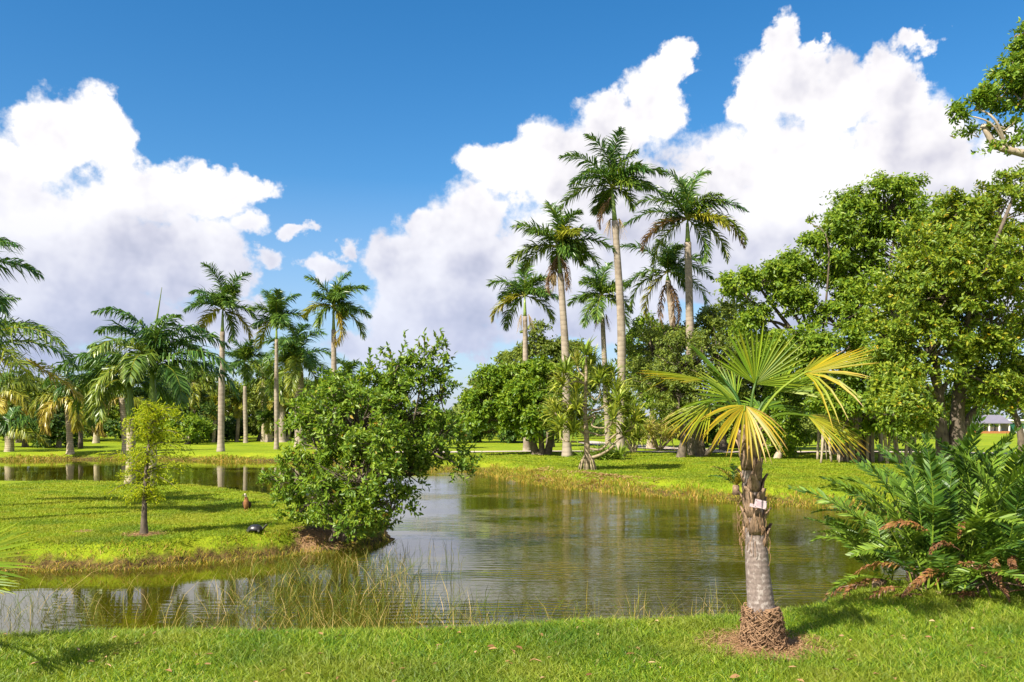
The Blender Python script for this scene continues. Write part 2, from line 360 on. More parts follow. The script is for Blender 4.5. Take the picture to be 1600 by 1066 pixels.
# ------------------------------------------------------------------ terrain
def W2(*pts): return np.array([G(*p) for p in pts])
near_poly = np.array([(-90, -40), (-90, 8.4), (-12, 8.25), (-4, 8.2), (-0.5, 8.4), (1, 8.7), (1.7, 8.85), (2.3, 9.2), (2.9, 9.9), (3.6, 10.5), (5, 11), (9, 12.2), (13, 13), (40, 13), (500, 13), (500, -40)])
isl_front = W2((-60, 893), (60, 891), (150, 890), (230, 887), (300, 882), (400, 872), (480, 864), (560, 858), (608, 846))
isl_back = W2((595, 815, .1), (540, 795, .3), (470, 787, .45), (430, 779, .45), (400, 768, .45), (350, 762, .45), (300, 757, .45), (200, 752, .45), (100, 750, .45), (0, 750, .45), (-150, 750, .45))
isl_back = isl_back + np.array([0.25, 0.55])
isl_poly = np.vstack([[(-70, 17)], isl_front, isl_back, [(-70, 33)]])
far_shore = W2((-500, 719), (0, 720), (120, 719), (200, 718), (350, 721), (460, 722), (540, 730), (640, 737), (745, 736), (800, 747), (850, 756), (900, 764), (1000, 772), (1100, 780), (1200, 787), (1300, 793), (1400, 803))
far_poly = np.vstack([[(-600, 56)], far_shore, [(14, 21), (16, 16), (20, 12.5), (500, 12.5), (600, 800), (-600, 800)]])
def sdist(x, y, poly):
    """signed distance to a polygon, positive inside"""
    x = np.asarray(x, float); y = np.asarray(y, float)
    best = np.full(x.shape, 1e18); ins = np.zeros(x.shape, bool)
    for (ax, ay), (bx, by) in zip(poly, np.roll(poly, -1, 0)):
        dx, dy = bx-ax, by-ay; tt = np.clip(((x-ax)*dx+(y-ay)*dy)/(dx*dx+dy*dy+1e-12), 0, 1)
        best = np.minimum(best, (x-ax-tt*dx)**2+(y-ay-tt*dy)**2)
        c = ((ay > y) != (by > y)); 
        xi = ax + (y-ay)/(by-ay+1e-15)*dx
        ins ^= c & (x < xi)
    return np.where(ins, 1, -1)*np.sqrt(best)
def sm(t): t = np.clip(t, 0, 1); return t*t*(3-2*t)
def height(x, y):
    x = np.asarray(x, float); y = np.asarray(y, float)
    rag = 0.10*np.sin(x*2.3+1.3*np.sin(y*1.1))+0.06*np.sin(x*5.9+y*3.1)+0.04*np.sin(x*11.3-y*7.7)
    out = np.full(x.shape, -0.9)
    for poly, w, pl, r in ((near_poly, 1.55, 1.0, 0.25), (isl_poly, 0.5, 0.42, 0.9), (far_poly, 1.7, 0.45, 1.2)):
        d = sdist(x, y, poly) + rag*r
        h = np.where(d > 0, pl*sm(d/w) if pl < 0.9 else pl*np.clip(d/w, 0, 1)**0.8*0+pl*(1-(1-np.clip(d/w, 0, 1))**2), np.maximum(d*0.7, -0.9))
        h = h + np.where(d > w, 1, 0)*np.clip((d-w)/3, 0, 1)*0.05*(np.sin(x*0.31+0.7)*np.sin(y*0.23+1.9))
        out = np.maximum(out, h)
    return out
def hz(x, y): return float(height(np.array([x]), np.array([y]))[0])
def cat(*a): return np.concatenate(a)
gx = cat(-np.geomspace(600, 62, 14), np.arange(-60, -17, 0.7), np.arange(-17, 17, 0.2), np.arange(17, 60, 0.7), np.geomspace(62, 600, 14))
gy = cat(np.arange(-30, 3, 1.5), np.arange(3, 34, 0.18), np.arange(34, 62, 0.45), np.arange(62, 112, 2), np.geomspace(114, 760, 18))
def build_ground():
    X, Y = np.meshgrid(gx, gy); Z = height(X, Y)
    V = np.stack([X, Y, Z], -1).reshape(-1, 3); nx, ny = len(gx), len(gy)
    i = np.arange(nx*ny).reshape(ny, nx)
    q = np.stack([i[:-1, :-1], i[:-1, 1:], i[1:, 1:], i[1:, :-1]], -1).reshape(-1, 4)
    m, t, out = newmat('lawn_ground'); p = pos(t)
    sp = t.n('ShaderNodeSeparateXYZ'); t.L.new(p, sp.inputs[0])
    n1 = t.noise(p, 0.35, 4, 0.6); n2 = t.noise(p, 3.5, 6, 0.7); n3 = t.noise(p, 26, 4, 0.7)
    f = t.math('ADD', t.math('MULTIPLY', n1, 0.45), t.math('ADD', t.math('MULTIPLY', n2, 0.3), t.math('MULTIPLY', n3, 0.25)))
    lawn = t.ramp(f, [(0.33, (0.085, 0.145, 0.008)), (0.5, (0.19, 0.255, 0.010)), (0.66, (0.31, 0.32, 0.018))])
    mud = t.ramp(t.noise(p, 7, 6, 0.7), [(0.35, (0.035, 0.022, 0.010)), (0.6, (0.13, 0.085, 0.03)), (0.75, (0.26, 0.19, 0.06))])
    zn = t.math('MULTIPLY_ADD', t.math('SUBTRACT', t.noise(p, 4, 5, 0.7), 0.5), 0.5, sp.outputs[2])
    c = t.mix(t.rng(zn, 0.10, 0.24), mud, lawn)
    straw = t.ramp(t.noise(p, 30, 5, 0.7), [(0.3, (0.12, 0.065, 0.03)), (0.6, (0.34, 0.21, 0.11)), (0.8, (0.46, 0.33, 0.17))])
    for (cx, cy, r) in RINGS:
        q_ = t.vmath('MULTIPLY', t.vmath('SUBTRACT', p, (cx, cy, 0)), (1, 1, 0))
        dd = t.math('MULTIPLY_ADD', t.math('SUBTRACT', t.noise(p, 5, 5, 0.7), 0.5), r*1.5, t.vmath('LENGTH', q_))
        c = t.mix(t.rng(dd, r*1.12, r*0.85), c, straw)
    pr = principled(t, c, 0.9, 0.1, bump(t, t.math('ADD', n3, n2), 0.8, 0.05)); t.L.new(pr.outputs[0], out.inputs[0])
    mb = MB(); mb.add(V, [q]); tag(mb.build('ground', m, smooth=True), 'green lawn and muddy banks round the pond', 'ground', kind='structure')
FPX, FPY = P(1195, 1010, 6.58)[:2]
SAPX, SAPY = G(225, 836, 0.42)
SHX, SHY = G(532, 836, 0.35)
RINGS = [(FPX, FPY+0.02, 0.42), (SAPX, SAPY, 0.36), (SHX-0.5, SHY+0.3, 0.45), (G(130, 832, .42)[0], G(130, 832, .42)[1], 0.16)]
build_ground()

def build_water():
    m, t, out = newmat('pond_water'); p = pos(t)
    a = t.noise(t.vmath('MULTIPLY', p, (0.7, 4.6, 1)), 1.6, 2, 0.5, 0.3)
    b = t.noise(t.vmath('MULTIPLY', p, (1.3, 6.5, 1)), 3.4, 2, 0.5)
    calm = t.rng(t.noise(t.vmath('MULTIPLY', p, (1, 0.7, 1)), 0.13, 3, 0.5), 0.36, 0.62, 0.30, 1.3)
    sp = t.n('ShaderNodeSeparateXYZ'); t.L.new(p, sp.inputs[0])
    shelter = t.rng(sp.outputs[0], -4.5, -0.5, 0.10, 1.0)
    k = t.math('MULTIPLY', calm, shelter)
    wv = t.n('ShaderNodeTexWave', wave_type='BANDS', bands_direction='Y'); wv.inputs['Scale'].default_value = 1.5; wv.inputs['Distortion'].default_value = 8.0
    wv.inputs['Detail'].default_value = 2.0; wv.inputs['Detail Scale'].default_value = 0.8; t.L.new(t.vmath('MULTIPLY', p, (0.55, 1, 1)), wv.inputs['Vector'])
    band = t.rng(t.noise(t.vmath('MULTIPLY', p, (1, 1.4, 1)), 0.22, 2, 0.5), 0.42, 0.60, 0.05, 1.0)
    h = t.math('MULTIPLY', t.math('ADD', t.math('MULTIPLY', t.math('ADD', a, t.math('MULTIPLY', b, 0.45)), 0.42), t.math('MULTIPLY', t.math('MULTIPLY', wv.outputs[1], band), 0.62)), k)
    col = t.ramp(t.noise(p, 0.5, 4, 0.6), [(0.35, (0.026, 0.024, 0.0008)), (0.65, (0.046, 0.040, 0.001))])
    pr = principled(t, col, 0.03, 0.5, bump(t, h, 0.6, 0.024)); pr.inputs['IOR'].default_value = 1.45
    t.L.new(pr.outputs[0], out.inputs[0])
    mb = MB(); mb.add([(-500, 6, 0), (70, 6, 0), (70, 66, 0), (-500, 66, 0)], [[(0, 1, 2, 3)]])
    tag(mb.build('water', m), 'olive green pond with fine ripples', 'water', kind='structure')
build_water()

def build_path():
    mb = MB()
    def ribbon(ctr, w):
        c = curve(ctr, 60); T = unit(np.gradient(c, axis=0)); S = np.stack([-T[:, 1], T[:, 0]], 1)
        w = np.interp(np.linspace(0, 1, len(c)), np.linspace(0, 1, len(w)), w)[:, None]
        rows = [c + S*w*k for k in (-1, -0.33, 0.33, 1)]
        V = np.concatenate([np.column_stack([r, height(r[:, 0], r[:, 1])+0.045]) for r in rows]); n = len(c)
        i = np.arange(n-1)
        mb.add(V, [np.concatenate([np.stack([k*n+i, k*n+i+1, (k+1)*n+i+1, (k+1)*n+i], 1) for k in range(3)])])
    ribbon([(-8, 57.2), (-5, 57.1), (-3, 57.0), (6, 57.2), (13, 57.5), (20, 56.5), (32, 55), (60, 56)], [0.85, 0.85, .85, .8, 0.9, 1.1, 1.1])
    ribbon([(6.2, 82), (8.0, 72), (11.0, 63), (14.0, 59.0)], [1.3, 1.5, 1.6, 1.3])
    tag(mb.build('path', M['path']), 'pale pinkish footpath across the far lawn', 'path', kind='structure')
build_path()

# ------------------------------------------------------------------ palms
def frond_to(mb, rng, o, dx, dep, dz, droop=70, tint=0.08, **kw):
    """a frond whose tip lands about (dx, dep, dz) metres from the crown"""
    hyp = math.hypot(dx, dep); el = math.atan2(dz, hyp); az = math.atan2(dep, dx); dr = R(droop)
    L = math.sqrt(dx*dx+dep*dep+dz*dz)*(1+0.12*dr)
    frond(mb, rng, o, az, el+dr*0.42, L, dr, tint=tint, **kw)

def royal(label, base, crown, Y, tips, r0=0.24, r1=0.17, shaft=1.6, seed=1, ybase=None, dead=(), extra=5, dens=1.0, hangers=True, group=None, bend=0.0, tint=0.06, name='royal_palm', ll=0.95, droop=72, lf=1.0):
    """base/crown: photo points at distance Y; tips: frond tips in photo pixels relative to the crown"""
    rng = np.random.default_rng(seed)
    s = Y/F
    c = P(crown[0], crown[1], Y); bx = P(base[0], base[1], Y)[0]
    gz = hz(bx, Y); b = np.array([bx, Y, gz-0.15])
    th = thing(name, label, 'palm tree', (bx, Y, gz), group)
    q = c - UP*0.25; mid = (b+q)/2 + np.array([bend, 0, 0])
    axis = curve([b, b*0.75+q*0.25+np.array([bend*.6, 0, 0]), mid, b*0.25+q*0.75+np.array([bend*.6, 0, 0]), q], 40)
    cum = np.concatenate([[0], np.cumsum(np.linalg.norm(np.diff(axis, axis=0), axis=1))]); tot = cum[-1]
    k = np.searchsorted(cum, tot-shaft); tr = axis[:k+1]; u = cum[:k+1]/tot
    rad = r0*(1+0.55*np.exp(-u*22)) * (1-u) + r1*u + 0.03*np.exp(-((u-0.45)/0.2)**2)
    mb = MB(); tube(mb, tr, rad, 14); mb.build('trunk', M['royaltrunk'], th, True)
    sh = axis[k:]; v = np.linspace(0, 1, len(sh))
    mb = MB(); tube(mb, sh, r1*(0.86-0.42*v**0.8), 12); mb.build('crownshaft', M['shaft'], th, True)
    n = int(76*dens)
    for (dx, dy, *o) in tips:
        dep = (o[0] if o else rng.uniform(-0.45, 0.45)*math.hypot(dx, dy))*s; ti = o[1] if len(o) > 1 else tint+rng.uniform(-0.05, 0.10) + (0.12 if dy < -15 else 0)
        mb = MB(); frond_to(mb, rng, c, dx*s*lf, dep, dy*s*lf, droop=droop*rng.uniform(0.8, 1.15), tint=ti, n=n, ll=ll, lw=0.075/dens, hang=0.45, plum=0.42, rr=0.045, fw=0.62)
        mb.build('frond', M['palm'], th)
    for i in range(extra):
        a = rng.uniform(0, 2*np.pi); e = R(rng.uniform(-25, 60)); l = np.mean([math.hypot(x[0], x[1]) for x in tips])*s*rng.uniform(0.75, 0.95)
        mb = MB(); frond(mb, rng, c, math.copysign(abs(math.sin(a)), math.sin(a))*1.2+ (np.pi/2 if i % 2 else -np.pi/2), e+0.4, l, R(droop), n=n, ll=ll, lw=0.075/dens, hang=0.45, plum=0.42, tint=tint+rng.uniform(0, 0.15), rr=0.045, fw=0.62)
        mb.build('frond', M['palm'], th)
    if shaft > 0.3:
        mb = MB(); tube(mb, [c-UP*0.3, c+UP*1.1+np.array([0.1, 0, 0]), c+UP*2.0+np.array([0.22, 0, 0])], [0.06, 0.035, 0.008], 6, 0.25); mb.build('spear_leaf', M['palm'], th)
    for (dx, dy, ti) in dead:
        o = axis[k] if dy < -40 and shaft > 1 else c
        mb = MB(); e = P(crown[0]+dx, crown[1]+dy*-1, Y)-c
        frond_to(mb, rng, c-UP*0.5, e[0], rng.uniform(-0.4, 0.4), e[2]+0.5, droop=60, tint=ti, n=int(n*0.8), ll=ll*0.6, lw=0.05, hang=1.6, plum=0.6, rr=0.05, tip=0.02)
        tag(mb.build('dead_frond', M['palm'], th), 'hanging brown dead frond')
    if hangers:
        o = axis[k]
        for j in range(2):
            mb = MB(); sgn = 1 if j else -1
            for i in range(26):
                d = np.array([sgn*rng.uniform(0.15, 0.55), rng.uniform(-0.4, 0.4), -rng.uniform(0.2, 1.0)])
                tube(mb, [o, o+np.array([sgn*0.25, d[1]*0.3, 0.12]), o+d*1.2], [0.018, 0.012, 0.006], 3, cap=False)
            mb.build('flower_stalk', M['bract'], th)
    return th

royal('tallest royal palm, slender ringed grey trunk, crown high above the lawn trees', (969, 716), (957, 292), 50,
      [(-76, 38), (-38, 72), (10, 78, -20), (34, 52), (84, 30), (78, -12), (48, 14, -40), (-76, -26), (-46, 8, -45), (28, -34), (-20, -30, 40), (60, 6, 30), (-60, 12, 30)], 0.235, 0.175, 1.7, 11, dead=((-18, -60, 0.98),), extra=3, bend=0.28)
royal('royal palm with dead sheaths hanging below a medium height crown, beside the pandanus', (886, 716), (873, 385), 50,
      [(-66, 27), (-73, -24), (-15, 68), (28, 48), (80, -4), (58, -30), (-40, 12, -40), (50, 20), (-52, -28, 30), (20, 10, -50, .4), (40, -10, 40)], 0.235, 0.165, 1.5, 12, dead=((-14, -70, 0.99), (12, -64, 0.95), (-6, -55, 0.9)), extra=4, bend=0.15)
royal('short royal palm whose pale trunk rises behind the dense green multi-trunk tree', (823, 705), (820, 462), 59,
      [(-54, 20), (-48, -34, 10, .5), (0, 52), (40, 28), (50, -6), (42, -38), (-28, -46, 20), (-36, 2, 40), (30, -2, -40)], 0.21, 0.15, 1.4, 13, extra=4)
royal('small royal palm standing between the two tall trunks, base hidden by foliage', (951, 708), (940, 462), 62,
      [(-24, 46), (14, 50), (-46, -10), (-26, -46), (46, -20), (36, -44), (40, 16), (-30, 20), (-10, -40, -30)], 0.20, 0.15, 1.4, 14, extra=4)
royal('royal palm with broad heavy crown and trunk emerging above the tree canopy', (1083, 716), (1074, 342), 53,
      [(-36, 78), (38, 80), (-88, 0), (-40, 28, -40), (78, 6), (82, -36), (62, -58, 10, .3), (-46, -66), (26, -62), (90, -34, 20, .85), (-64, -40, 20, .9), (0, 66, 30), (-70, 30, 30), (50, -20, -40, .45)], 0.25, 0.20, 1.2, 15, extra=4, hangers=False, droop=80)
royal('leaning royal palm wearing a thick skirt of brown dead fronds', (1072, 712), (1043, 425), 57,
      [(-70, 40), (-52, -50), (-30, -64, 10, .5), (70, -4), (52, -56), (-14, 46), (16, 42), (-60, -20), (60, 16), (20, -10, -40)], 0.23, 0.18, 0.5, 16, dead=((3, -95, 0.92), (10, -100, 0.98), (-6, -80, 0.88), (14, -84, 0.95)), extra=3, hangers=False, droop=85)
royal('tall royal palm with straight pale trunk near the far bank, across the channel', (345, 706), (348, 482), 58,
      [(-52, 27), (-18, 62), (45, 48), (-48, -5), (-34, -32, 10, .5), (37, -42, 10, .55), (47, -12), (8, -46), (18, 36), (-20, 10, -40), (24, 0, -40)], 0.21, 0.145, 1.5, 17, extra=4, hangers=False)
royal('royal palm with thin pale trunk and sparse upright crown, behind the pond shrub', (432, 700), (432, 497), 63,
      [(-38, 14), (-22, 42), (30, 36), (42, 0), (-28, -40, 10, .4), (-34, -12), (30, -34), (4, 40), (20, -10, -30)], 0.15, 0.11, 1.4, 18, extra=3, hangers=False)
royal('royal palm with drooping tan lower fronds, trunk rising behind the pond shrub', (523, 706), (521, 478), 58,
      [(-38, 42), (22, 50), (50, 26), (52, -14), (44, -46), (-45, -12, 10, .45), (4, -58, 0, .6), (-26, 16), (20, 10, -40), (-20, -30)], 0.19, 0.14, 1.4, 19, extra=4, hangers=False)
royal('slim small royal palm with a compact crown in front of the far wood', (384, 690), (382, 565), 78,
      [(-32, 12), (-14, 30), (16, 30), (32, 8), (28, -18), (-30, -20), (4, -28), (24, 20)], 0.17, 0.13, 2.0, 20, extra=4, hangers=False)
royal('bushy palm with dense shaggy crown of long drooping fronds, beside thin pale trunk', (470, 697), (466, 563), 68,
      [(-52, -20), (-44, 26), (-20, 52), (18, 54), (44, 40), (58, 0), (52, -40), (-48, -56), (-20, -62), (22, -62), (10, -30, -60, .3), (-10, 20, -60), (34, -10, -50), (-34, -4, -50), (40, -60), (0, -50, -40, .35)], 0.42, 0.36, 0.4, 21, extra=6, hangers=False, droop=110, ll=1.1)
royal('squat palm with blurred crown peeping over the pond shrub top', (545, 700), (540, 600), 72,
      [(-30, 20), (-10, 36), (20, 32), (36, 4), (30, -26), (-34, -14)], 0.3, 0.26, 0.4, 22, extra=4, hangers=False, droop=100, ll=1.0)
# slim palms before the far wood
slim = [((333, 690), (337, 632), 80, 'slender palmetto with yellowing tuft before the far wood'), ((355, 689), (360, 645), 86, 'small slender palm with dark leaning stem before the far wood'),
        ((370, 690), (374, 630), 82, 'thin palm with golden crown beside the slim royal palm'), ((420, 691), (421, 655), 80, 'short palm with swollen white trunk base on far lawn'),
        ((441, 690), (440, 622), 79, 'stout palm with brown ringed trunk and straw coloured skirt'), ((448, 688), (462, 635), 84, 'small crooked palm half hidden by the pond shrub')]
for i, (b, c, Y, lb) in enumerate(slim):
    royal(lb, b, c, Y, [(-18, 10), (-6, 20), (10, 18), (20, 4), (14, -14), (-14, -16), (0, -20)], 0.16 if i not in (3, 4) else 0.36, 0.12 if i not in (3, 4) else 0.2, 0.4, 40+i, extra=4, hangers=False, droop=95, ll=0.7, tint=0.3 if i in (0, 2, 4) else 0.12, name='slim_palm', dens=0.7)

def bushy_palm(label, base, crown, Y, tips, r0, r1, seed, matr='youngtrunk', name='young_palm', shaft=True, z=None, **kw):
    rng = np.random.default_rng(seed); c = P(*crown, Y); bx = P(base[0], base[1], Y)[0]; gz = hz(bx, Y)
    th = thing(name, label, 'palm tree', (bx, Y, gz))
    b = np.array([bx, Y, gz-0.1]); ax = curve([b, b*0.6+c*0.4+np.array([0.04, 0, 0]), c], 24); u = np.linspace(0, 1, len(ax))
    mb = MB(); k = int(len(ax)*0.72) if shaft else len(ax)-1
    tube(mb, ax[:k+1], (r0*(1+0.5*np.exp(-u*18))*(1-u)+r1*u)[:k+1], 12); mb.build('trunk', M[matr], th, True)
    if shaft:
        mb = MB(); tube(mb, ax[k:], r1*np.linspace(1.15, 0.5, len(ax)-k), 12); mb.build('crownshaft', M['shaft'], th, True)
    s = Y/F
    for (dx, dy, dep, ti, dr) in tips:
        mb = MB(); frond_to(mb, rng, c, dx*s, dep, dy*s, droop=dr, tint=ti, **kw); mb.build('frond', M['palm'], th)
    return th, c
kwy = dict(n=80, ll=0.80, lw=0.058, hang=0.75, plum=0.3, rr=0.03, vee=0.1)
th, c = bushy_palm('young palm with arching dark fronds and an upright spear leaf, behind the sapling', (236, 762), (238, 575), 29.5,
    [(-78, 88, -.3, .04, 120), (-92, 62, .6, .05, 105), (-150, -20, -.4, .06, 95), (-125, -60, .4, .14, 105), (76, 60, .2, .04, 115), (128, -4, -.5, .05, 95), (120, -38, .6, .05, 100), (62, -52, -1.0, .08, 120), (-60, -50, -1.2, .28, 120),
     (10, -20, -2.2, .22, 110), (-30, 60, 1.8, .05, 100), (40, 30, 2.0, .06, 110), (-44, 20, -2.0, .25, 110), (96, 40, 1.2, .05, 110), (50, 76, -.8, .10, 90)], 0.15, 0.13, 31, **kwy)
mb = MB(); tube(mb, [c, c+np.array([0.12, 0, 1.4]), P(253, 449, 29.5)], [0.05, 0.035, 0.008], 6, 0.3); mb.build('spear_leaf', M['palm'], th)
bushy_palm('young palm with yellowish ringed trunk and low drooping fronds on the island rim', (203, 755), (203, 600), 30.3,
    [(-100, -22, -.6, .05, 110), (-70, -60, .5, .20, 115), (-82, 30, .6, .06, 110), (64, -52, .6, .12, 120), (36, 50, 1.0, .06, 110), (-10, -50, -1.8, .25, 120), (-40, 56, -.8, .10, 100), (70, 10, -1.0, .06, 110), (20, -30, 2.0, .1, 110)], 0.17, 0.13, 32, **kwy)
# palms growing beyond the frame's edge whose fronds reach in
kwl = dict(n=80, ll=0.72, lw=0.042, hang=0.6, plum=0.35, rr=0.03)
bushy_palm('palm with yellow-green feathery fronds reaching over the island lawn', (-75, 800), (-60, 565), 22,
    [(165, 22, -.4, .22, 100), (150, 0, .6, .12, 95), (140, -28, -1.2, .32, 90), (150, -50, .8, .62, 70), (60, 100, .5, .1, 90), (-110, 40, 0, .1, 90), (-100, -40, 0.4, .15, 100), (20, 60, -1.8, .1, 90), (0, 60, 2, .1, 90), (90, 56, 1.0, .14, 100)], 0.16, 0.13, 33, **kwl)
bushy_palm('taller dark palm with stiff fronds just entering above the feathery one', (-140, 800), (-120, 440), 18.6,
    [(148, 52, -.3, .03, 70), (150, 20, .5, .04, 70), (132, -42, -.3, .05, 80), (-100, 60, 0, .05, 80), (40, 110, .6, .05, 80), (-120, -40, .5, .05, 90), (60, -90, 1.2, .1, 90)], 0.17, 0.13, 34, **kwl)
bushy_palm('shaggy tall palm in the wood behind the golden coconut palms', (150, 690), (152, 590), 76, [(-44, 10, 0, .1, 100), (-30, 36, .5, .08, 90), (0, 46, .5, .1, 80), (34, 32, 0, .12, 95), (48, 2, .4, .1, 100), (40, -30, 0, .2, 110), (-40, -26, 0, .25, 110), (10, -40, -1, .3, 120), (-14, -40, -1, .2, 120)], 0.25, 0.2, 331, shaft=False, name='far_palm', n=60, ll=1.0, lw=.09, hang=.8, rr=.05)
bushy_palm('olive palm with ragged fronds between dark young palm and straight royal palm', (300, 690), (302, 598), 80, [(-40, 10, 0, .15, 100), (-26, 34, .5, .1, 90), (2, 42, .5, .1, 80), (30, 30, 0, .12, 95), (44, 2, .4, .2, 100), (36, -30, 0, .3, 110), (-36, -26, 0, .25, 110), (8, -38, -1, .4, 120)], 0.25, 0.2, 332, shaft=False, name='far_palm', n=60, ll=1.0, lw=.09, hang=.8, rr=.05)
bushy_palm('dark ragged palm beside the slim small royal palm in the wood', (412, 690), (412, 592), 82, [(-40, 10, 0, .08, 110), (-26, 30, .5, .1, 100), (2, 38, .5, .1, 90), (30, 28, 0, .12, 105), (42, -2, .4, .1, 110), (30, -36, 0, .3, 120), (-30, -36, 0, .15, 120), (4, -46, -1, .35, 130)], 0.25, 0.2, 333, shaft=False, name='far_palm', n=60, ll=1.1, lw=.09, hang=.9, rr=.05)
# coconut palms with golden hanging fronds on the far bank
kwc = dict(n=70, ll=1.05, lw=0.085, hang=1.1, plum=0.3, rr=0.05)
bushy_palm('coconut palm with curved trunk and golden drooping fronds on far bank', (110, 706), (104, 622), 57,
    [(-46, -24, -.5, .42, 120), (-34, -44, .3, .58, 125), (-14, -52, -1.2, .6, 130), (24, -48, -.8, .5, 125), (46, -20, .4, .22, 120), (-40, 22, .8, .15, 110), (30, 34, .6, .12, 110), (-8, 48, 0, .1, 90), (50, 10, -1, .2, 110)], 0.22, 0.17, 35, shaft=False, name='coconut_palm', **kwc)
bushy_palm('coconut palm with bright orange-yellow fronds hanging behind the young palms', (196, 704), (190, 622), 58,
    [(-34, -52, -.5, .60, 130), (-18, -56, -.9, .64, 130), (-46, -32, .4, .45, 120), (40, -30, 0, .4, 120), (-36, 18, .8, .2, 110), (30, 30, .6, .15, 110), (-4, 42, 0, .2, 90)], 0.22, 0.17, 36, shaft=False, name='coconut_palm', **kwc)
bushy_palm('coconut palm with golden fronds half cut off at the picture edge', (-18, 706), (2, 618), 60,
    [(46, -18, -.5, .45, 120), (34, -44, .3, .6, 125), (52, 12, .5, .3, 110), (20, 38, .6, .15, 110), (-40, 10, 0, .2, 110), (-36, -40, 0, .5, 120), (10, -50, -1, .62, 130)], 0.22, 0.17, 37, shaft=False, name='coconut_palm', **kwc)
bushy_palm('low stemless looking palm with spreading green fronds at the far bank', (14, 708), (14, 682), 58,
    [(-46, 10, 0, .08, 80), (40, 2, -.5, .35, 90), (54, -10, .3, .4, 80), (30, 30, .4, .06, 80), (-24, 34, 0, .06, 80), (6, 44, .6, .06, 70), (46, 22, .6, .08, 90), (-50, -10, .4, .1, 90)], 0.3, 0.26, 38, shaft=False, name='low_palm', **kwc)

# ------------------------------------------------------------------ leafy trees and shrubs
def Bl(px, py, Y, rx, ry, k=0.85, dens=1.0):
    s = Y/F; return (P(px, py, Y), np.array([rx*s, rx*s*k, ry*s]), dens)
def crown_leaves(mb, rng, blobs, n, L, W, cl=0.45, droop=0.25, cpm=1.2, up=0.7, spread=1.0, twigs=None, tw=0.012):
    """leaves grow along short shoots that spread from many twig ends through each blob"""
    pr0 = cl*1.7
    wts = np.array([(b[1][0]*b[1][2]+b[1][0]*b[1][1])*b[2] for b in blobs]); wts = wts/wts.sum()
    for (c, r, dn), w in zip(blobs, wts):
        nc = max(3, int(4.2*(np.mean(r)/pr0)**2*min(1, dn+0.2)))
        d = rng.standard_normal((nc, 3)); d[:, 2] += 0.35; d[:, 1] -= 0.15; d = unit(d)
        q = c + d*np.maximum(r - pr0*0.3, r*0.45)*(rng.uniform(0.15, 1.15, nc)**0.5)[:, None]
        pr = pr0*rng.uniform(0.45, 1.35, nc)
        ns = np.maximum(1, (n*w*pr**2/np.sum(pr**2)/11).astype(int)); ks = np.repeat(np.arange(nc), ns); NS = len(ks)
        o = rng.standard_normal((NS, 3)) + d[ks]*0.7; o[:, 2] = o[:, 2]*0.9 + 0.40; o = unit(o)
        ln = pr[ks]*rng.uniform(0.6, 1.35, NS)
        k = np.repeat(np.arange(NS), 11); N = len(k); tt = np.tile(np.linspace(0.25, 1.0, 11), NS) + rng.normal(0, 0.05, N)
        pts = q[ks][k] + o[k]*(ln[k]*tt)[:, None]*np.array([1, 1, 0.8]) - UP*(0.12*ln[k]*tt**2)[:, None] + rng.standard_normal((N, 3))*L*0.22
        lat = rng.standard_normal((N, 3)); lat = unit(lat - o[k]*np.sum(lat*o[k], 1)[:, None])
        dr = unit(o[k]*0.55 + lat*0.9*spread - UP*droop)
        nr = unit(UP*up*0.6 + o[k]*0.5 + d[ks][k]*0.4 + 0.42*rng.standard_normal((N, 3)))
        leaves(mb, pts, dr, nr, L*rng.uniform(0.6, 1.2, N), W*rng.uniform(0.7, 1.2, N))
        if twigs is not None:
            for j in range(nc):
                mid = (c*0.5+q[j]*0.5) - UP*0.1*np.mean(r) + rng.standard_normal(3)*0.08*np.mean(r)
                tube(twigs, [c-UP*r[2]*0.3, mid, q[j], q[j]+(d[j]+UP*.3)*pr[j]*0.6], [tw*2.2, tw*1.4, tw*0.8, tw*0.3], 4, cap=False)
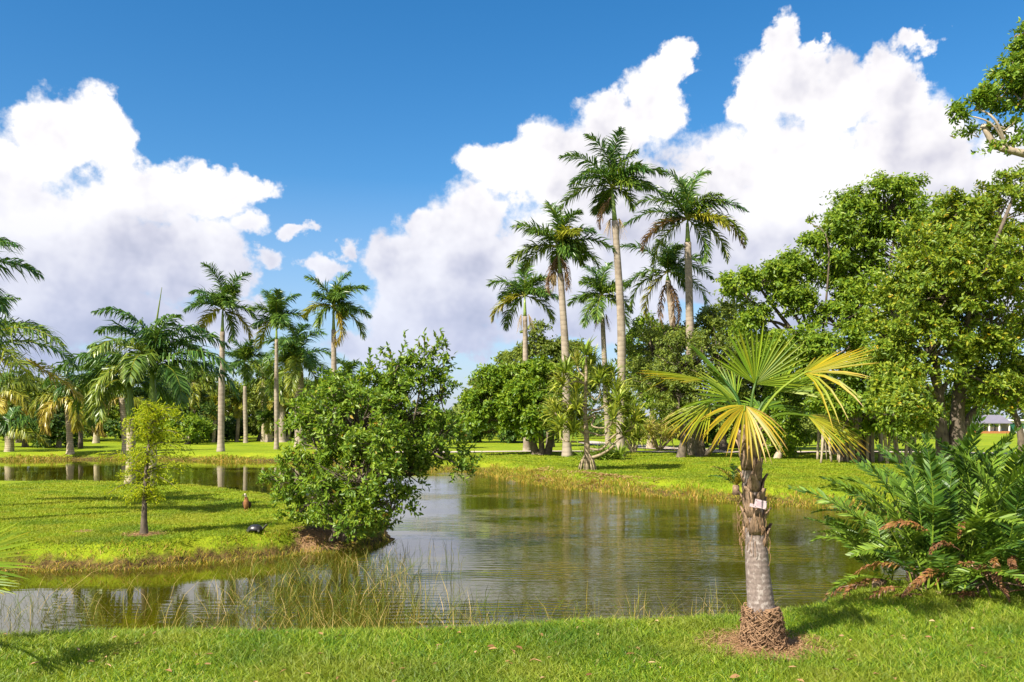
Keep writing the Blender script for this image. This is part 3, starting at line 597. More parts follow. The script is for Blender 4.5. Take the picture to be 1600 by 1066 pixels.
def tree(name, label, catg, base, stems, blobs, n, L, W, leaf, bark='bark', seed=1, cl=0.45, r=0.2, droop=0.25, cpm=1.2, tw=0.012, fork=None, up=0.7, group=None, spread=1.0, limbs=True, sprigs=0):
    rng = np.random.default_rng(seed); base = np.array(base, float)
    th = thing(name, label, catg, base, group)
    tr = MB(); cr = MB()
    tops = []
    for st in stems:                                  # each stem: list of points (world), starting radius
        pts, rr = st
        c = curve(pts, 18); u = np.linspace(0, 1, len(c))
        tube(tr, c, rr*(1+0.5*np.exp(-u*14))*(1-0.55*u), 10, wob=0.05, rng=rng); tops.append((c[-1], rr*0.45, c[len(c)*2//3]))
    if limbs:
        for (c, rad, dn) in blobs:
            t0 = min(tops, key=lambda q: np.linalg.norm(q[0]-c)); o = t0[2] if rng.random() < 0.4 else t0[0]
            mid = o*0.5+c*0.5+rng.standard_normal(3)*0.10*np.linalg.norm(c-o)+UP*0.06*np.linalg.norm(c-o)
            tube(tr, curve([o, mid, c], 10), np.linspace(min(t0[1]*0.8, max(tw*3, np.mean(rad)*0.13)), min(tw*2.5, np.mean(rad)*0.06), len(curve([o, mid, c], 10))), 7, cap=False)
    crown_leaves(cr, rng, blobs, n, L, W, cl, droop, cpm, up, spread, tr if tw else None, tw)
    for j in range(sprigs):                           # long young shoots breaking the outline
        c, rad, dn = blobs[rng.integers(len(blobs))]; d = unit(rng.standard_normal(3)*np.array([1.1, .8, .6])+np.array([0, -.1, .75]))
        o = c+d*rad*0.8; ln = rng.uniform(.25, .6); e = o+d*ln*.5+UP*ln*.4+rng.standard_normal(3)*.06; ax = curve([o, (o+e)/2+rng.standard_normal(3)*.03, e], 8)
        tube(tr, ax, np.linspace(.008, .002, len(ax)), 4, cap=False); m = 26; q = np.linspace(.05, 1, m)
        p_ = np.stack([np.interp(q, np.linspace(0, 1, len(ax)), ax[:, k]) for k in range(3)], 1); lat = rng.standard_normal((m, 3))
        leaves(cr, p_, unit(unit(e-o)*.6+lat*.7), unit(UP+.6*rng.standard_normal((m, 3))), L*rng.uniform(.6, 1.1, m), W)
    tr.build('trunk', M[bark], th, True); cr.build('crown', M[leaf], th)
    return th
def gp(px, Y, dz=0.0):
    x = (px-800)/F*Y; return np.array([x, Y, hz(x, Y)+dz])

# shrub leaning over the water
Ys = SHY; b0 = np.array([SHX, SHY, 0.25])
tree('pond_shrub', 'broad glossy leaved shrub leaning over the water from the island tip', 'shrub', b0,
     [([b0, b0+[-0.35, 0.1, 0.7], P(500, 720, Ys)], 0.07), ([b0+[.1, 0, 0], b0+[0.1, -0.1, 0.8], P(560, 690, Ys)], 0.08), ([b0+[.2, .1, 0], b0+[0.6, 0, 0.8], P(640, 700, Ys)], 0.07), ([b0+[-.15, -.1, 0], b0+[0.1, -0.4, 0.5], P(560, 770, Ys-.5)], 0.05)],
     [Bl(560, 655, Ys, 88, 62), Bl(630, 640, Ys+.2, 70, 56), Bl(682, 690, Ys, 48, 50), Bl(505, 690, Ys, 55, 55), Bl(570, 740, Ys-.6, 92, 58), Bl(520, 770, Ys-.4, 60, 42), Bl(470, 742, Ys+.2, 42, 34), Bl(610, 790, Ys-.7, 42, 36), Bl(555, 815, Ys-.8, 48, 26),
      Bl(640, 590, Ys, 40, 30, .85, 1.), Bl(600, 600, Ys, 40, 28, .85, 1.), Bl(690, 615, Ys, 26, 40, .85, 1.), Bl(700, 560, Ys, 10, 20, .85, 1.2), Bl(662, 562, Ys, 16, 14, .85, 1.), Bl(622, 570, Ys, 20, 16, .85, 1.), Bl(475, 660, Ys+.4, 36, 36, .85, 1), Bl(525, 615, Ys+.3, 40, 30, .85, 1), Bl(715, 725, Ys, 26, 20, .85, .7), Bl(640, 735, Ys-.3, 40, 30), Bl(452, 785, Ys+.2, 24, 22, .85, .9), Bl(436, 748, Ys+.3, 22, 14, .85, .8), Bl(470, 800, Ys, 30, 20), Bl(590, 700, Ys-.8, 60, 40)],
 27000, 0.115, 0.045, 'shrub', 'bark', 51, sprigs=95, cl=0.13, cpm=7, tw=0.007, droop=0.1)

# fig tree, right
Yf = 45
tree('fig_tree', 'large rounded fig tree with layered bright foliage and a bare high sprig', 'tree', gp(1335, Yf),
     [([gp(1335, Yf, -.2), P(1335, 600, Yf), P(1338, 520, Yf)], 0.42), ([gp(1350, Yf, -.2), P(1365, 600, Yf), P(1400, 500, Yf)], 0.34), ([gp(1325, Yf, -.2), P(1300, 610, Yf), P(1240, 520, Yf)], 0.3)],
     [Bl(1390, 320, Yf, 60, 36), Bl(1330, 350, Yf, 60, 40), Bl(1300, 395, Yf, 58, 36), Bl(1410, 390, Yf, 80, 60), Bl(1350, 430, Yf, 60, 46), Bl(1235, 420, Yf, 52, 28), Bl(1180, 440, Yf, 52, 26), Bl(1225, 470, Yf, 48, 26), Bl(1150, 448, Yf, 26, 18, .85, .7),
      Bl(1310, 500, Yf-1, 60, 40), Bl(1350, 480, Yf, 50, 40), Bl(1250, 545, Yf-1, 60, 36), Bl(1300, 560, Yf-2, 60, 40), Bl(1440, 480, Yf+2, 60, 60), Bl(1262, 345, Yf, 10, 9, .85, .4), Bl(1430, 288, Yf, 26, 12, .85, .8), Bl(1350, 580, Yf-2, 50, 40), Bl(1330, 640, Yf-3, 70, 40), Bl(1190, 500, Yf, 40, 26, .8, .7), Bl(1395, 650, Yf-3, 50, 36), Bl(1460, 350, Yf+2, 40, 40)],
     80000, 0.235, 0.098, 'fig', 'bark', 52, cl=0.42, cpm=0.85, tw=0.022, droop=0.45)
Yg = 31
tree('broadleaf_tree', 'big broadleaf tree flecked with yellow leaves, dark leaning trunk behind the fern clump', 'tree', gp(1480, Yg),
     [([gp(1478, Yg, -.2), P(1470, 660, Yg), P(1462, 560, Yg)], 0.28), ([gp(1492, Yg, -.2), P(1496, 650, Yg), P(1505, 560, Yg), P(1520, 470, Yg)], 0.3), ([gp(1486, Yg, -.2), P(1500, 680, Yg), P(1540, 625, Yg), P(1620, 560, Yg)], 0.2)],
     [Bl(1560, 330, Yg, 66, 50), Bl(1500, 370, Yg, 70, 50), Bl(1440, 400, Yg, 52, 46), Bl(1590, 420, Yg, 80, 70), Bl(1480, 450, Yg-1, 80, 56), Bl(1420, 470, Yg, 50, 46), Bl(1550, 500, Yg-1, 80, 60), Bl(1450, 540, Yg-1, 72, 50), Bl(1400, 560, Yg, 48, 42), Bl(1530, 570, Yg, 60, 34), Bl(1600, 590, Yg, 60, 40),
      Bl(1420, 610, Yg-1, 60, 40), Bl(1590, 290, Yg, 40, 24, .85, .7), Bl(1500, 325, Yg, 40, 24, .85, .7), Bl(1400, 640, Yg-2, 50, 34), Bl(1660, 450, Yg, 90, 110), Bl(1530, 420, Yg-2, 60, 40), Bl(1380, 520, Yg+1, 36, 36), Bl(1590, 635, Yg-1, 40, 14, .8, .5), Bl(1440, 650, Yg-1, 40, 26), Bl(1530, 615, Yg+2, 46, 22), Bl(1395, 600, Yg, 40, 40), Bl(1560, 610, Yg-1, 40, 24), Bl(1500, 640, Yg+2, 26, 16)],
     84000, 0.165, 0.074, 'seagrape', 'bark', 53, cl=0.32, cpm=1.7, tw=0.014, droop=0.15)
# hanging aerial roots of the fig tree
def aerial():
    th = bpy.data.objects['fig_tree']; r2 = np.random.default_rng(521); mb = MB()
    for k in range(34):
        px = r2.uniform(1268, 1435); Y = Yf+r2.uniform(-2.5, 2); g = gp(px, Y, -.1); t_ = P(px+r2.uniform(-10, 10), r2.uniform(610, 650), Y)
        tube(mb, curve([g, (g+t_)/2+r2.standard_normal(3)*.08, t_], 8), r2.uniform(.03, .09), 6)
    mb.build('aerial_root', M['palebark'], th, True)
aerial()
# overhanging limb
Yo = 14.0; xo = (1790-800)/F*Yo; bo = np.array([xo, Yo, hz(xo, Yo)])
tree('overhanging_tree', 'tree reaching a mossy bough of small dark leaves into the open sky', 'tree', bo,
     [([bo-UP*.2, bo+UP*3.0, P(1760, 280, Yo), P(1730, 120, Yo)], 0.24), ([P(1758, 300, Yo), P(1680, 262, Yo), P(1600, 240, Yo), P(1556, 228, Yo), P(1536, 196, Yo)], 0.085), ([P(1740, 200, Yo), P(1660, 175, Yo), P(1600, 165, Yo)], 0.05)],
     [Bl(1612, 80, Yo, 30, 42), Bl(1580, 120, Yo, 28, 30), Bl(1555, 150, Yo, 28, 24), Bl(1525, 168, Yo, 26, 18), Bl(1500, 178, Yo, 18, 10, .85, .8), Bl(1600, 150, Yo, 34, 26), Bl(1570, 200, Yo, 26, 16, .85, .45), Bl(1600, 205, Yo, 26, 18, .85, .5), Bl(1530, 210, Yo, 20, 16, .85, .35), Bl(1650, 120, Yo, 50, 70), Bl(1700, 120, Yo, 60, 80), Bl(1560, 232, Yo, 28, 7, .85, .25), Bl(1600, 50, Yo, 14, 12)],
     17000, 0.082, 0.036, 'shrub', 'palebark', 54, cl=0.10, cpm=16, tw=0.005, droop=0.0)
# multi-trunk tree
Ym = 52
tree('multi_trunk_tree', 'dense fresh green tree on a cluster of dark stems beside the path', 'tree', gp(845, Ym),
     [([gp(838, Ym, -.2), P(832, 690, Ym), P(815, 640, Ym)], 0.28), ([gp(846, Ym-.3, -.2), P(846, 690, Ym), P(842, 640, Ym)], 0.22), ([gp(853, Ym, -.2), P(860, 690, Ym), P(866, 640, Ym)], 0.28)],
     [Bl(790, 598, Ym, 40, 26), Bl(835, 588, Ym, 44, 28), Bl(770, 625, Ym, 36, 26), Bl(815, 630, Ym-1, 50, 34), Bl(850, 630, Ym-1.5, 38, 38), Bl(760, 655, Ym, 34, 20), Bl(838, 668, Ym-1.5, 32, 18), Bl(880, 600, Ym, 26, 26), Bl(800, 665, Ym, 34, 18), Bl(865, 655, Ym-1, 18, 30)],
     24000, 0.26, 0.13, 'bright', 'bark', 55, cl=0.36, cpm=1.3, tw=0.018)
Y2 = 50
tree('twin_trunk_tree', 'spreading olive tree on two dark trunks beside the footpath bend', 'tree', gp(1080, Y2),
     [([gp(1064, Y2, -.2), P(1068, 670, Y2), P(1050, 610, Y2)], 0.26), ([gp(1096, Y2+1, -.2), P(1092, 680, Y2+1), P(1080, 610, Y2)], 0.34), ([gp(1098, Y2+1, -.1), P(1120, 692, Y2), P(1150, 650, Y2)], 0.2)],
     [Bl(1020, 540, Y2+4, 50, 40), Bl(1070, 560, Y2, 60, 44), Bl(1120, 550, Y2, 56, 46), Bl(1040, 600, Y2, 54, 34), Bl(1100, 610, Y2, 60, 36), Bl(1150, 600, Y2, 44, 40), Bl(1160, 540, Y2, 40, 40), Bl(1010, 590, Y2+2, 36, 40), Bl(1060, 640, Y2-1, 40, 20), Bl(1130, 650, Y2, 40, 26)],
     27000, 0.20, 0.085, 'olive', 'bark', 56, cl=0.36, cpm=1.2, tw=0.016)
Y3 = 68
tree('grey_green_tree', 'tall grey-green tree wrapped round the short royal palm trunk', 'tree', gp(860, Y3), [([gp(860, Y3, -.2), P(858, 620, Y3), P(855, 580, Y3)], 0.3)],
     [Bl(840, 548, Y3, 32, 30), Bl(870, 560, Y3, 34, 28), Bl(815, 565, Y3, 24, 26, .85, .8), Bl(835, 522, Y3, 20, 16, .85, .7), Bl(900, 590, Y3, 36, 34), Bl(860, 600, Y3, 40, 30), Bl(905, 550, Y3+3, 22, 20, .85, .7), Bl(930, 600, Y3, 30, 30)],
     17000, 0.26, 0.12, 'olive', 'bark', 57, cl=0.4, cpm=0.9, tw=0.02)
bg = [  # name, label, base px, Y, blobs, leaf material, n
 ('rounded_tree', 'rounded olive tree at the open gap of sky behind pond shrub', 745, 80, [(745, 640, 34, 26), (770, 610, 30, 26), (730, 660, 34, 22), (765, 650, 34, 30), (790, 580, 18, 14)], 'olive', 9000),
 ('wispy_tree', 'wispy pale tree showing above the bright tree by the path', 790, 86, [(772, 590, 22, 16), (750, 600, 16, 12), (800, 560, 20, 16), (742, 618, 14, 10)], 'olive', 3500),
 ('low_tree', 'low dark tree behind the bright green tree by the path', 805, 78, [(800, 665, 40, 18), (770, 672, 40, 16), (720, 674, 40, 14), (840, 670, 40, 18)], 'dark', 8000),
 ('bushy_tree', 'bushy tree behind the tallest palm trunk, thinning at its top', 1015, 63, [(1010, 520, 34, 22), (985, 560, 24, 30), (1030, 560, 40, 40), (1000, 610, 36, 40), (1045, 620, 40, 30)], 'bright', 12000),
 ('feathery_tree', 'feathery high tree right behind the broad crowned royal palm', 1130, 60, [(1130, 500, 40, 24), (1090, 530, 40, 26), (1170, 520, 30, 26), (1060, 530, 24, 18)], 'olive', 9000),
 ('open_tree', 'small open tree with thin bare limbs against blue sky', 1148, 64, [(1140, 455, 20, 16, .5), (1165, 470, 18, 14, .5), (1128, 475, 14, 10, .5), (1150, 440, 16, 10, .5)], 'olive', 1500),
 ('young_tree', 'young bushy tree with pale leaves below the fig tree', 1213, 49, [(1210, 660, 38, 28), (1225, 630, 34, 26), (1205, 690, 30, 20), (1235, 680, 26, 26), (1220, 712, 20, 10)], 'bright', 9000),
 ('spreading_tree', 'wide dark tree filling the gap below the fig canopy', 1290, 60, [(1270, 620, 60, 40), (1330, 640, 60, 36), (1220, 600, 50, 40), (1390, 630, 50, 40), (1180, 640, 40, 30)], 'dark', 15000),
 ('fountain_tree', 'drooping yellow-green tree at the edge near the white pavilion', 1600, 42, [(1600, 605, 40, 32), (1572, 620, 28, 18), (1630, 620, 40, 36), (1545, 610, 30, 22), (1520, 630, 22, 16)], 'bright', 11000),
 ('round_bush', 'round dark clipped bush under the golden coconut fronds', 90, 66, [(88, 662, 30, 34), (72, 670, 20, 26), (104, 672, 20, 24)], 'dark', 9000),
 ('leafy_bush', 'leafy mid green bush behind the low palm', 40, 68, [(40, 660, 40, 30), (10, 650, 40, 36)], 'olive', 7000),
 ('woodland_tree', 'dense evergreen tree in far wood behind young palms', 250, 80, [(240, 640, 44, 40), (280, 620, 40, 30), (210, 655, 40, 30), (300, 650, 34, 36)], 'dark', 12000),
 ('sunlit_bush', 'sunlit yellow-green bush at the foot of the far wood', 292, 74, [(290, 668, 26, 20), (275, 655, 20, 18), (310, 676, 16, 12)], 'bright', 5000),
 ('brown_tree', 'thin brownish tree in far wood behind the slim royal palm', 365, 92, [(365, 625, 26, 20, .7), (350, 610, 18, 14, .6), (340, 640, 26, 24, .8), (395, 645, 24, 26, .8)], 'seagrape', 5000),
 ('vine_tree', 'vine-draped tree between the slim royal palm and the bushy palm', 405, 84, [(408, 600, 18, 30), (420, 640, 22, 34), (402, 650, 18, 30), (432, 610, 16, 26)], 'olive', 7000),
 ('mossy_tree', 'dark mossy tree right behind the bushy shaggy palm', 500, 88, [(500, 630, 40, 36), (470, 650, 40, 30), (540, 640, 36, 40), (570, 660, 40, 30)], 'dark', 9000),
 ('edge_tree', 'tall olive tree above the coconut palm at picture edge', 30, 78, [(20, 610, 50, 28), (60, 620, 40, 24), (-30, 620, 50, 40)], 'olive', 8000),
 ('thicket_tree', 'low thicket tree with orange tinged leaves beyond the coconut palms', 150, 84, [(150, 640, 50, 36), (120, 660, 40, 26), (180, 650, 40, 30), (160, 605, 34, 20, .7)], 'seagrape', 10000),
 ('tall_thicket_tree', 'tall light green tree rising behind the dark fronded young palm', 290, 90, [(285, 600, 44, 28), (320, 620, 40, 34), (250, 610, 40, 30), (300, 640, 50, 34)], 'olive', 12000),
 ('yellowish_tree', 'yellowish bushy tree behind golden coconut fronds', 70, 86, [(60, 640, 50, 34), (110, 630, 44, 34), (150, 620, 40, 30), (20, 640, 44, 36)], 'seagrape', 12000),
 ('leaning_tree', 'light olive tree filling behind three tall far palms', 470, 94, [(455, 620, 50, 36), (520, 625, 50, 36), (400, 630, 44, 34), (560, 640, 44, 30)], 'olive', 13000),
 ('undergrowth_bush', 'dark bush at the lawn edge under thin palmetto stems', 335, 84, [(335, 674, 24, 16), (360, 672, 24, 18), (315, 668, 20, 18)], 'dark', 6000),
 ('lawn_edge_bush', 'low leafy bush at the lawn edge beside swollen white palm', 430, 88, [(430, 672, 24, 18), (405, 676, 20, 12), (455, 670, 24, 20)], 'olive', 5000),
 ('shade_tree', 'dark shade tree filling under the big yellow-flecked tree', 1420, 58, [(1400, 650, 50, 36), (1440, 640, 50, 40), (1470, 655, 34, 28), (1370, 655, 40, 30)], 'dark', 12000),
 ('edge_bush', 'mid green bush between path and the dark trunks under figs', 1300, 53, [(1300, 672, 40, 20), (1340, 668, 40, 24), (1265, 676, 30, 18)], 'olive', 9000),
 ('weeping_tree', 'weeping yellowish tree behind the twin dark trunks', 1190, 62, [(1180, 600, 50, 50), (1200, 550, 40, 30), (1160, 640, 40, 36), (1230, 640, 40, 36)], 'olive', 12000),
 ('hedge_tree', 'bushy dark green tree against far trunks right of the path bend', 1140, 66, [(1150, 670, 40, 22), (1100, 670, 40, 20), (1050, 670, 30, 18)], 'dark', 8000),
]
for i, (nm, lb, px, Y, bl, lm, n) in enumerate(bg):
    b = gp(px, Y); blobs = [Bl(*q[:2], Y+((j*37) % 5-2)*0.5, *q[2:4], 0.85, q[4] if len(q) > 4 else 1.0) for j, q in enumerate(bl)]
    top = blobs[0][0]*0.6+b*0.4; top = np.mean([q[0] for q in blobs], 0)
    stems = [([b-UP*.2, b*0.5+top*0.5+np.array([0.2, 0, 0]), top], 0.16+0.0012*Y)]
    if i % 2 and 'bush' not in nm: stems.append(([b+[.3, .1, -.2], b*0.5+top*0.5+np.array([-.5, .2, 0]), blobs[-1][0]], 0.14))
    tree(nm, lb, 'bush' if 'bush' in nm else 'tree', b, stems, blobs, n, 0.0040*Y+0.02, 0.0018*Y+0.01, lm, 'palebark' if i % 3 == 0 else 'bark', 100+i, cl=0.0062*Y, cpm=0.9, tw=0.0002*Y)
# far wood: one mass at the back of the lawns
rng = np.random.default_rng(77); mb = MB(); tw_ = MB(); blobs = []
for px in range(-420, 2050, 26):
    Y = rng.uniform(98, 116) if not 1490 < px < 1720 else rng.uniform(150, 165); top = (576 if px < 540 else 604) + rng.uniform(-12, 24) + (30 if 560 < px < 740 else 0)
    s = Y/F; hgt = (690-top)/2
    blobs.append(Bl(px+rng.uniform(-8, 8), top+hgt, Y, rng.uniform(20, 34), hgt, 0.9))
    blobs.append(Bl(px+rng.uniform(-12, 12), 672, Y-4, rng.uniform(20, 30), 16, 0.9))
for px in range(-420, 1490, 24):
    blobs.append(Bl(px+rng.uniform(-8, 8), 668+rng.uniform(-8, 4), rng.uniform(89, 95), rng.uniform(20, 30), rng.uniform(16, 26), 0.9))
crown_leaves(mb, rng, blobs, 100000, 0.5, 0.26, 0.6, 0.2, 0.42)
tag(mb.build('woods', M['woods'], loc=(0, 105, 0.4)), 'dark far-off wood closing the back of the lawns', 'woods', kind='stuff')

# agave-like grey plant
def rosette(mb, rng, c, ax, n, L, W, tint=0.2, droop=0.5, spread=1.0):
    ax = unit(np.asarray(ax, float)); d = unit(rng.standard_normal((n, 3))*spread + ax*0.9)
    l = L*rng.uniform(0.7, 1.15, n); p0 = c + d*0.03
    p1 = p0 + d*(l*0.55)[:, None]; p2 = p1 + unit(d - UP*droop*rng.uniform(0.4, 1.8, n)[:, None])*(l*0.5)[:, None]
    w = unit(np.cross(d, UP + 0.2*rng.standard_normal((n, 3))))*W*0.5
    t = tint + rng.normal(0, 0.12, n); strips(mb, p0, p1, p2, w, t, t+0.2)
rng = np.random.default_rng(5); b = gp(126, 64); th = thing('spiky_plant', 'grey spiky plant with brown skirt beside the round dark bush', 'plant', b)
mb = MB(); tube(mb, [b-UP*.1, b+UP*1.2], [0.2, 0.15], 8); mb.build('trunk', M['bark'], th, True)
mb = MB(); rosette(mb, rng, b+UP*1.5, UP, 110, 1.2, 0.09, 0.35, 0.2); mb.build('crown', M['pandan'], th)

# pandanus (screw pine) by the water
def pandanus():
    Y = 38.0; rng = np.random.default_rng(61); b = gp(917, Y); s = Y/F
    th = thing('screw_pine', 'bare branched pandanus with strappy leaf tufts and stilt roots near shore', 'tree', b)
    ax = curve([b-UP*.1, P(917, 690, Y), P(914, 640, Y), P(916, 590, Y), P(915, 556, Y)], 30)
    mb = MB(); tube(mb, ax, np.linspace(0.145, 0.045, len(ax)), 10, wob=0.04, rng=rng)
    mb.build('trunk', M['pandantrunk'], th, True)
    mb = MB()
    for k in range(12):
        a = rng.uniform(0, 2*np.pi); e = b+np.array([math.cos(a)*0.42, math.sin(a)*0.42, -0.1]); o = b+UP*rng.uniform(0.5, 0.85)
        tube(mb, curve([o, (o+e)/2+np.array([math.cos(a)*.08, math.sin(a)*.08, .05]), e], 6), 0.035, 5)
    mb.build('stilt_root', M['pandantrunk'], th, True)
    br = [((915, 718), [(935, 712), (955, 700), (962, 690), (975, 682)], 0.07), ((915, 680), [(900, 668), (896, 664)], 0.04), ((915, 668), [(890, 664), (872, 650), (868, 645)], 0.05), ((916, 640), [(890, 632), (878, 628), (866, 648)], 0.05), ((916, 640), [(935, 640), (955, 625), (963, 612)], 0.055),
          ((914, 655), [(930, 650), (925, 666), (950, 668), (958, 655)], 0.045), ((914, 600), [(898, 596), (888, 606), (880, 602)], 0.04), ((914, 600), [(900, 590), (890, 592), (884, 584)], 0.035), ((916, 610), [(930, 625), (938, 615), (936, 600)], 0.035), ((915, 700), [(940, 702), (960, 680), (985, 672), (992, 660)], 0.05),
          ((916, 675), [(945, 680), (952, 660), (985, 668), (984, 650)], 0.04), ((916, 690), [(895, 690), (880, 688), (872, 676)], 0.04), ((915, 590), [(905, 580), (902, 572)], 0.03), ((916, 660), [(930, 645), (948, 648), (955, 640)], 0.04)]
    ends = []
    for o, ps, r in br:
        dep = rng.uniform(-1.2, 1.2); n = len(ps)
        pts = [P(*o, Y)] + [P(p[0], p[1], Y+dep*(k+1)/n)*1.0 for k, p in enumerate(ps)]
        mb = MB(); c = curve(pts, 16); tube(mb, c, np.linspace(r*1.15, r*0.6, len(c)), 7, wob=0.05, rng=rng); mb.build('branch', M['pandantrunk'], th, True)
        ends.append((c[-1], c[-1]-c[-3]))
    ends.append((ax[-1], UP))
    for px, py, dp in [(900, 640, -.6), (888, 652, .4), (875, 668, -.4), (905, 655, .5), (950, 605, .5), (966, 628, -.5), (976, 648, .4), (940, 590, .6), (900, 612, .5), (925, 570, .4), (870, 615, .5), (1000, 664, .3), (895, 676, -.3), (955, 590, .7), (980, 630, .6)]:
        ends.append((P(px, py, Y+dp), np.array([0, -0.2, 1.0])))
    for p, d in ends:
        mb = MB(); rosette(mb, rng, p, unit(d)*.7+UP*1.0, 54, 0.88, 0.085, rng.uniform(0.25, 0.6), 0.5, 0.7); mb.build('leaf_tuft', M['pandan'], th)
pandanus()
# yellowish strap-leaved shrub behind pandanus
for i, (px, py, Y, lb) in enumerate([(992, 655, 56, 'strap-leaved yellowish shrub between the tallest palm and the path bend'), (1030, 660, 60, 'strap-leaved golden shrub behind the path bend'), (942, 700, 47, 'dark strappy shrub tucked behind the pandanus branches')]):
    rng = np.random.default_rng(200+i); b = gp(px, Y); th = thing('strap_shrub', lb, 'shrub', b); s = Y/F
    mb = MB(); tips = [b + np.array([rng.uniform(-1, 1)*s*30, rng.uniform(-.8, .8), rng.uniform(0.5, 1.0)*(700-py)*s*0.9]) for _ in range(11)]
    for q in tips: tube(mb, curve([b-UP*.1, b*0.5+q*0.5, q], 6), np.linspace(.07, .03, 6), 5)
    mb.build('stems', M['palebark'], th, True)
    mb = MB()
    for q in tips: rosette(mb, rng, q, UP, 52, 0.95, 0.075, [0.45, 0.75, 0.15][i], 0.6, 0.8)
    mb.build('crown', M['pandan'], th)

# ------------------------------------------------------------------ cypress sapling on the island
def sapling():
    Y = SAPY; rng = np.random.default_rng(71); b = np.array([SAPX, SAPY, 0.40])
    th = thing('cypress_sapling', 'feathery lime green cypress sapling in a ring of mulch on the island', 'tree', b)
    ax = curve([b-UP*.05, P(226, 780, Y), P(230, 720, Y), P(236, 670, Y), P(243, 638, Y)], 30)
    mb = MB(); u = np.linspace(0, 1, len(ax)); tube(mb, ax, 0.055*(1+0.8*np.exp(-u*12))*(1-0.85*u)+0.004, 8, wob=0.05, rng=rng)
    cr = MB()
    spec = [(775, -22, 4), (768, 24, 8), (755, -58, 10), (748, 52, 14), (740, -46, 0), (735, 60, 4), (720, -58, -8), (712, 50, 8), (700, -36, 10), (695, 56, 6), (685, -40, -10), (680, 62, -4), (668, -34, -12), (664, 46, -14), (655, -28, -10), (652, 34, -12), (690, 14, -10), (670, 10, -20), (648, -12, -14), (760, 12, 20)]
    s = Y/F
    for y, dx, dy in spec:
        for rep in range(3):
            o = np.array([np.interp(ZC-(y+rep*4-HY)*s, ax[:, 2], ax[:, k]) for k in range(3)])
            e = o + np.array([dx*s*rng.uniform(.7, 1.1) if rep < 2 else dx*s*.3*rng.uniform(-1, 1), rng.uniform(-.6, .6)*abs(dx)*s+(rng.choice([-.5, .5]) if rep == 2 else 0), -dy*s+rng.uniform(-.1, .1)])
            mid = (o+e)/2 + UP*0.10
            c = curve([o, mid, e], 8); tube(mb, c, np.linspace(0.012, 0.003, len(c)), 4, cap=False)
            n = 92; q = rng.uniform(0.12, 1.05, n); pt = np.stack([np.interp(q, np.linspace(0, 1, len(c)), c[:, k]) for k in range(3)], 1) + rng.standard_normal((n, 3))*np.array([.06, .06, .045])
            d = unit((e-o)*0.6 + rng.standard_normal((n, 3))*0.35 - UP*0.18)
            leaves(cr, pt, d, unit(UP+0.6*rng.standard_normal((n, 3))), 0.095*rng.uniform(.6, 1.2, n), 0.020)
    mb.build('trunk', M['bark'], th, True); cr.build('crown', M['cypress'], th)
sapling()

# ------------------------------------------------------------------ near fan palm
def fan(mb, rng, hub, ax, nrm, n, spread, L, droop=0.2, tint=0.3, tip=0.25, keel=0.35, dfun=None, w=None, cup=0.0):
    """costapalmate leaf: folded segments joined near the hub, free towards the tips"""
    ax = unit(np.asarray(ax, float)); nrm = unit(np.asarray(nrm, float)); S = unit(np.cross(nrm, ax)); nrm = np.cross(ax, S)
    th = np.linspace(-R(spread), R(spread), n); dt = th[1]-th[0]
    ts = np.array([0.0, 0.12, 0.36, 0.62, 0.85, 1.0])
    for k, a in enumerate(th):
        a = a + rng.normal(0, dt*0.12)
        d = unit(math.cos(a)*ax + math.sin(a)*S + nrm*cup*(1-math.cos(a))); l = L*(1-0.22*abs(a/R(spread))**2)*rng.uniform(0.9, 1.06)
        sd = unit(np.cross(nrm, d)); dr = (dfun(k/(n-1)) if dfun else droop)*rng.uniform(0.6, 1.4)
        p = hub + d*(ts*l)[:, None] - UP*(dr*l*ts**2.3)[:, None]
        hw = np.array([0.004, 0.125*l*dt*1.05, 0.37*l*dt*1.0, 0.44*l*dt, 0.26*l*dt, 0.002])*rng.uniform(.8, 1.1) * (w or 1) * 0.5
        T = unit(np.gradient(p, axis=0)); nn = np.cross(T, sd)
        V = np.concatenate([p - sd*hw[:, None], p - nn*(hw*keel*2)[:, None], p + sd*hw[:, None]]); m = len(ts); i = np.arange(m-1)
        tt = np.clip(tint + rng.normal(0, 0.07) + tip*np.clip((ts-0.72)/0.28, 0, 1)**1.5*rng.uniform(0.4, 1.5), 0, 1)
        mb.add(V, [np.concatenate([np.stack([i, i+1, m+i+1, m+i], 1), np.stack([m+i, m+i+1, 2*m+i+1, 2*m+i], 1)])], np.tile(tt, 3))
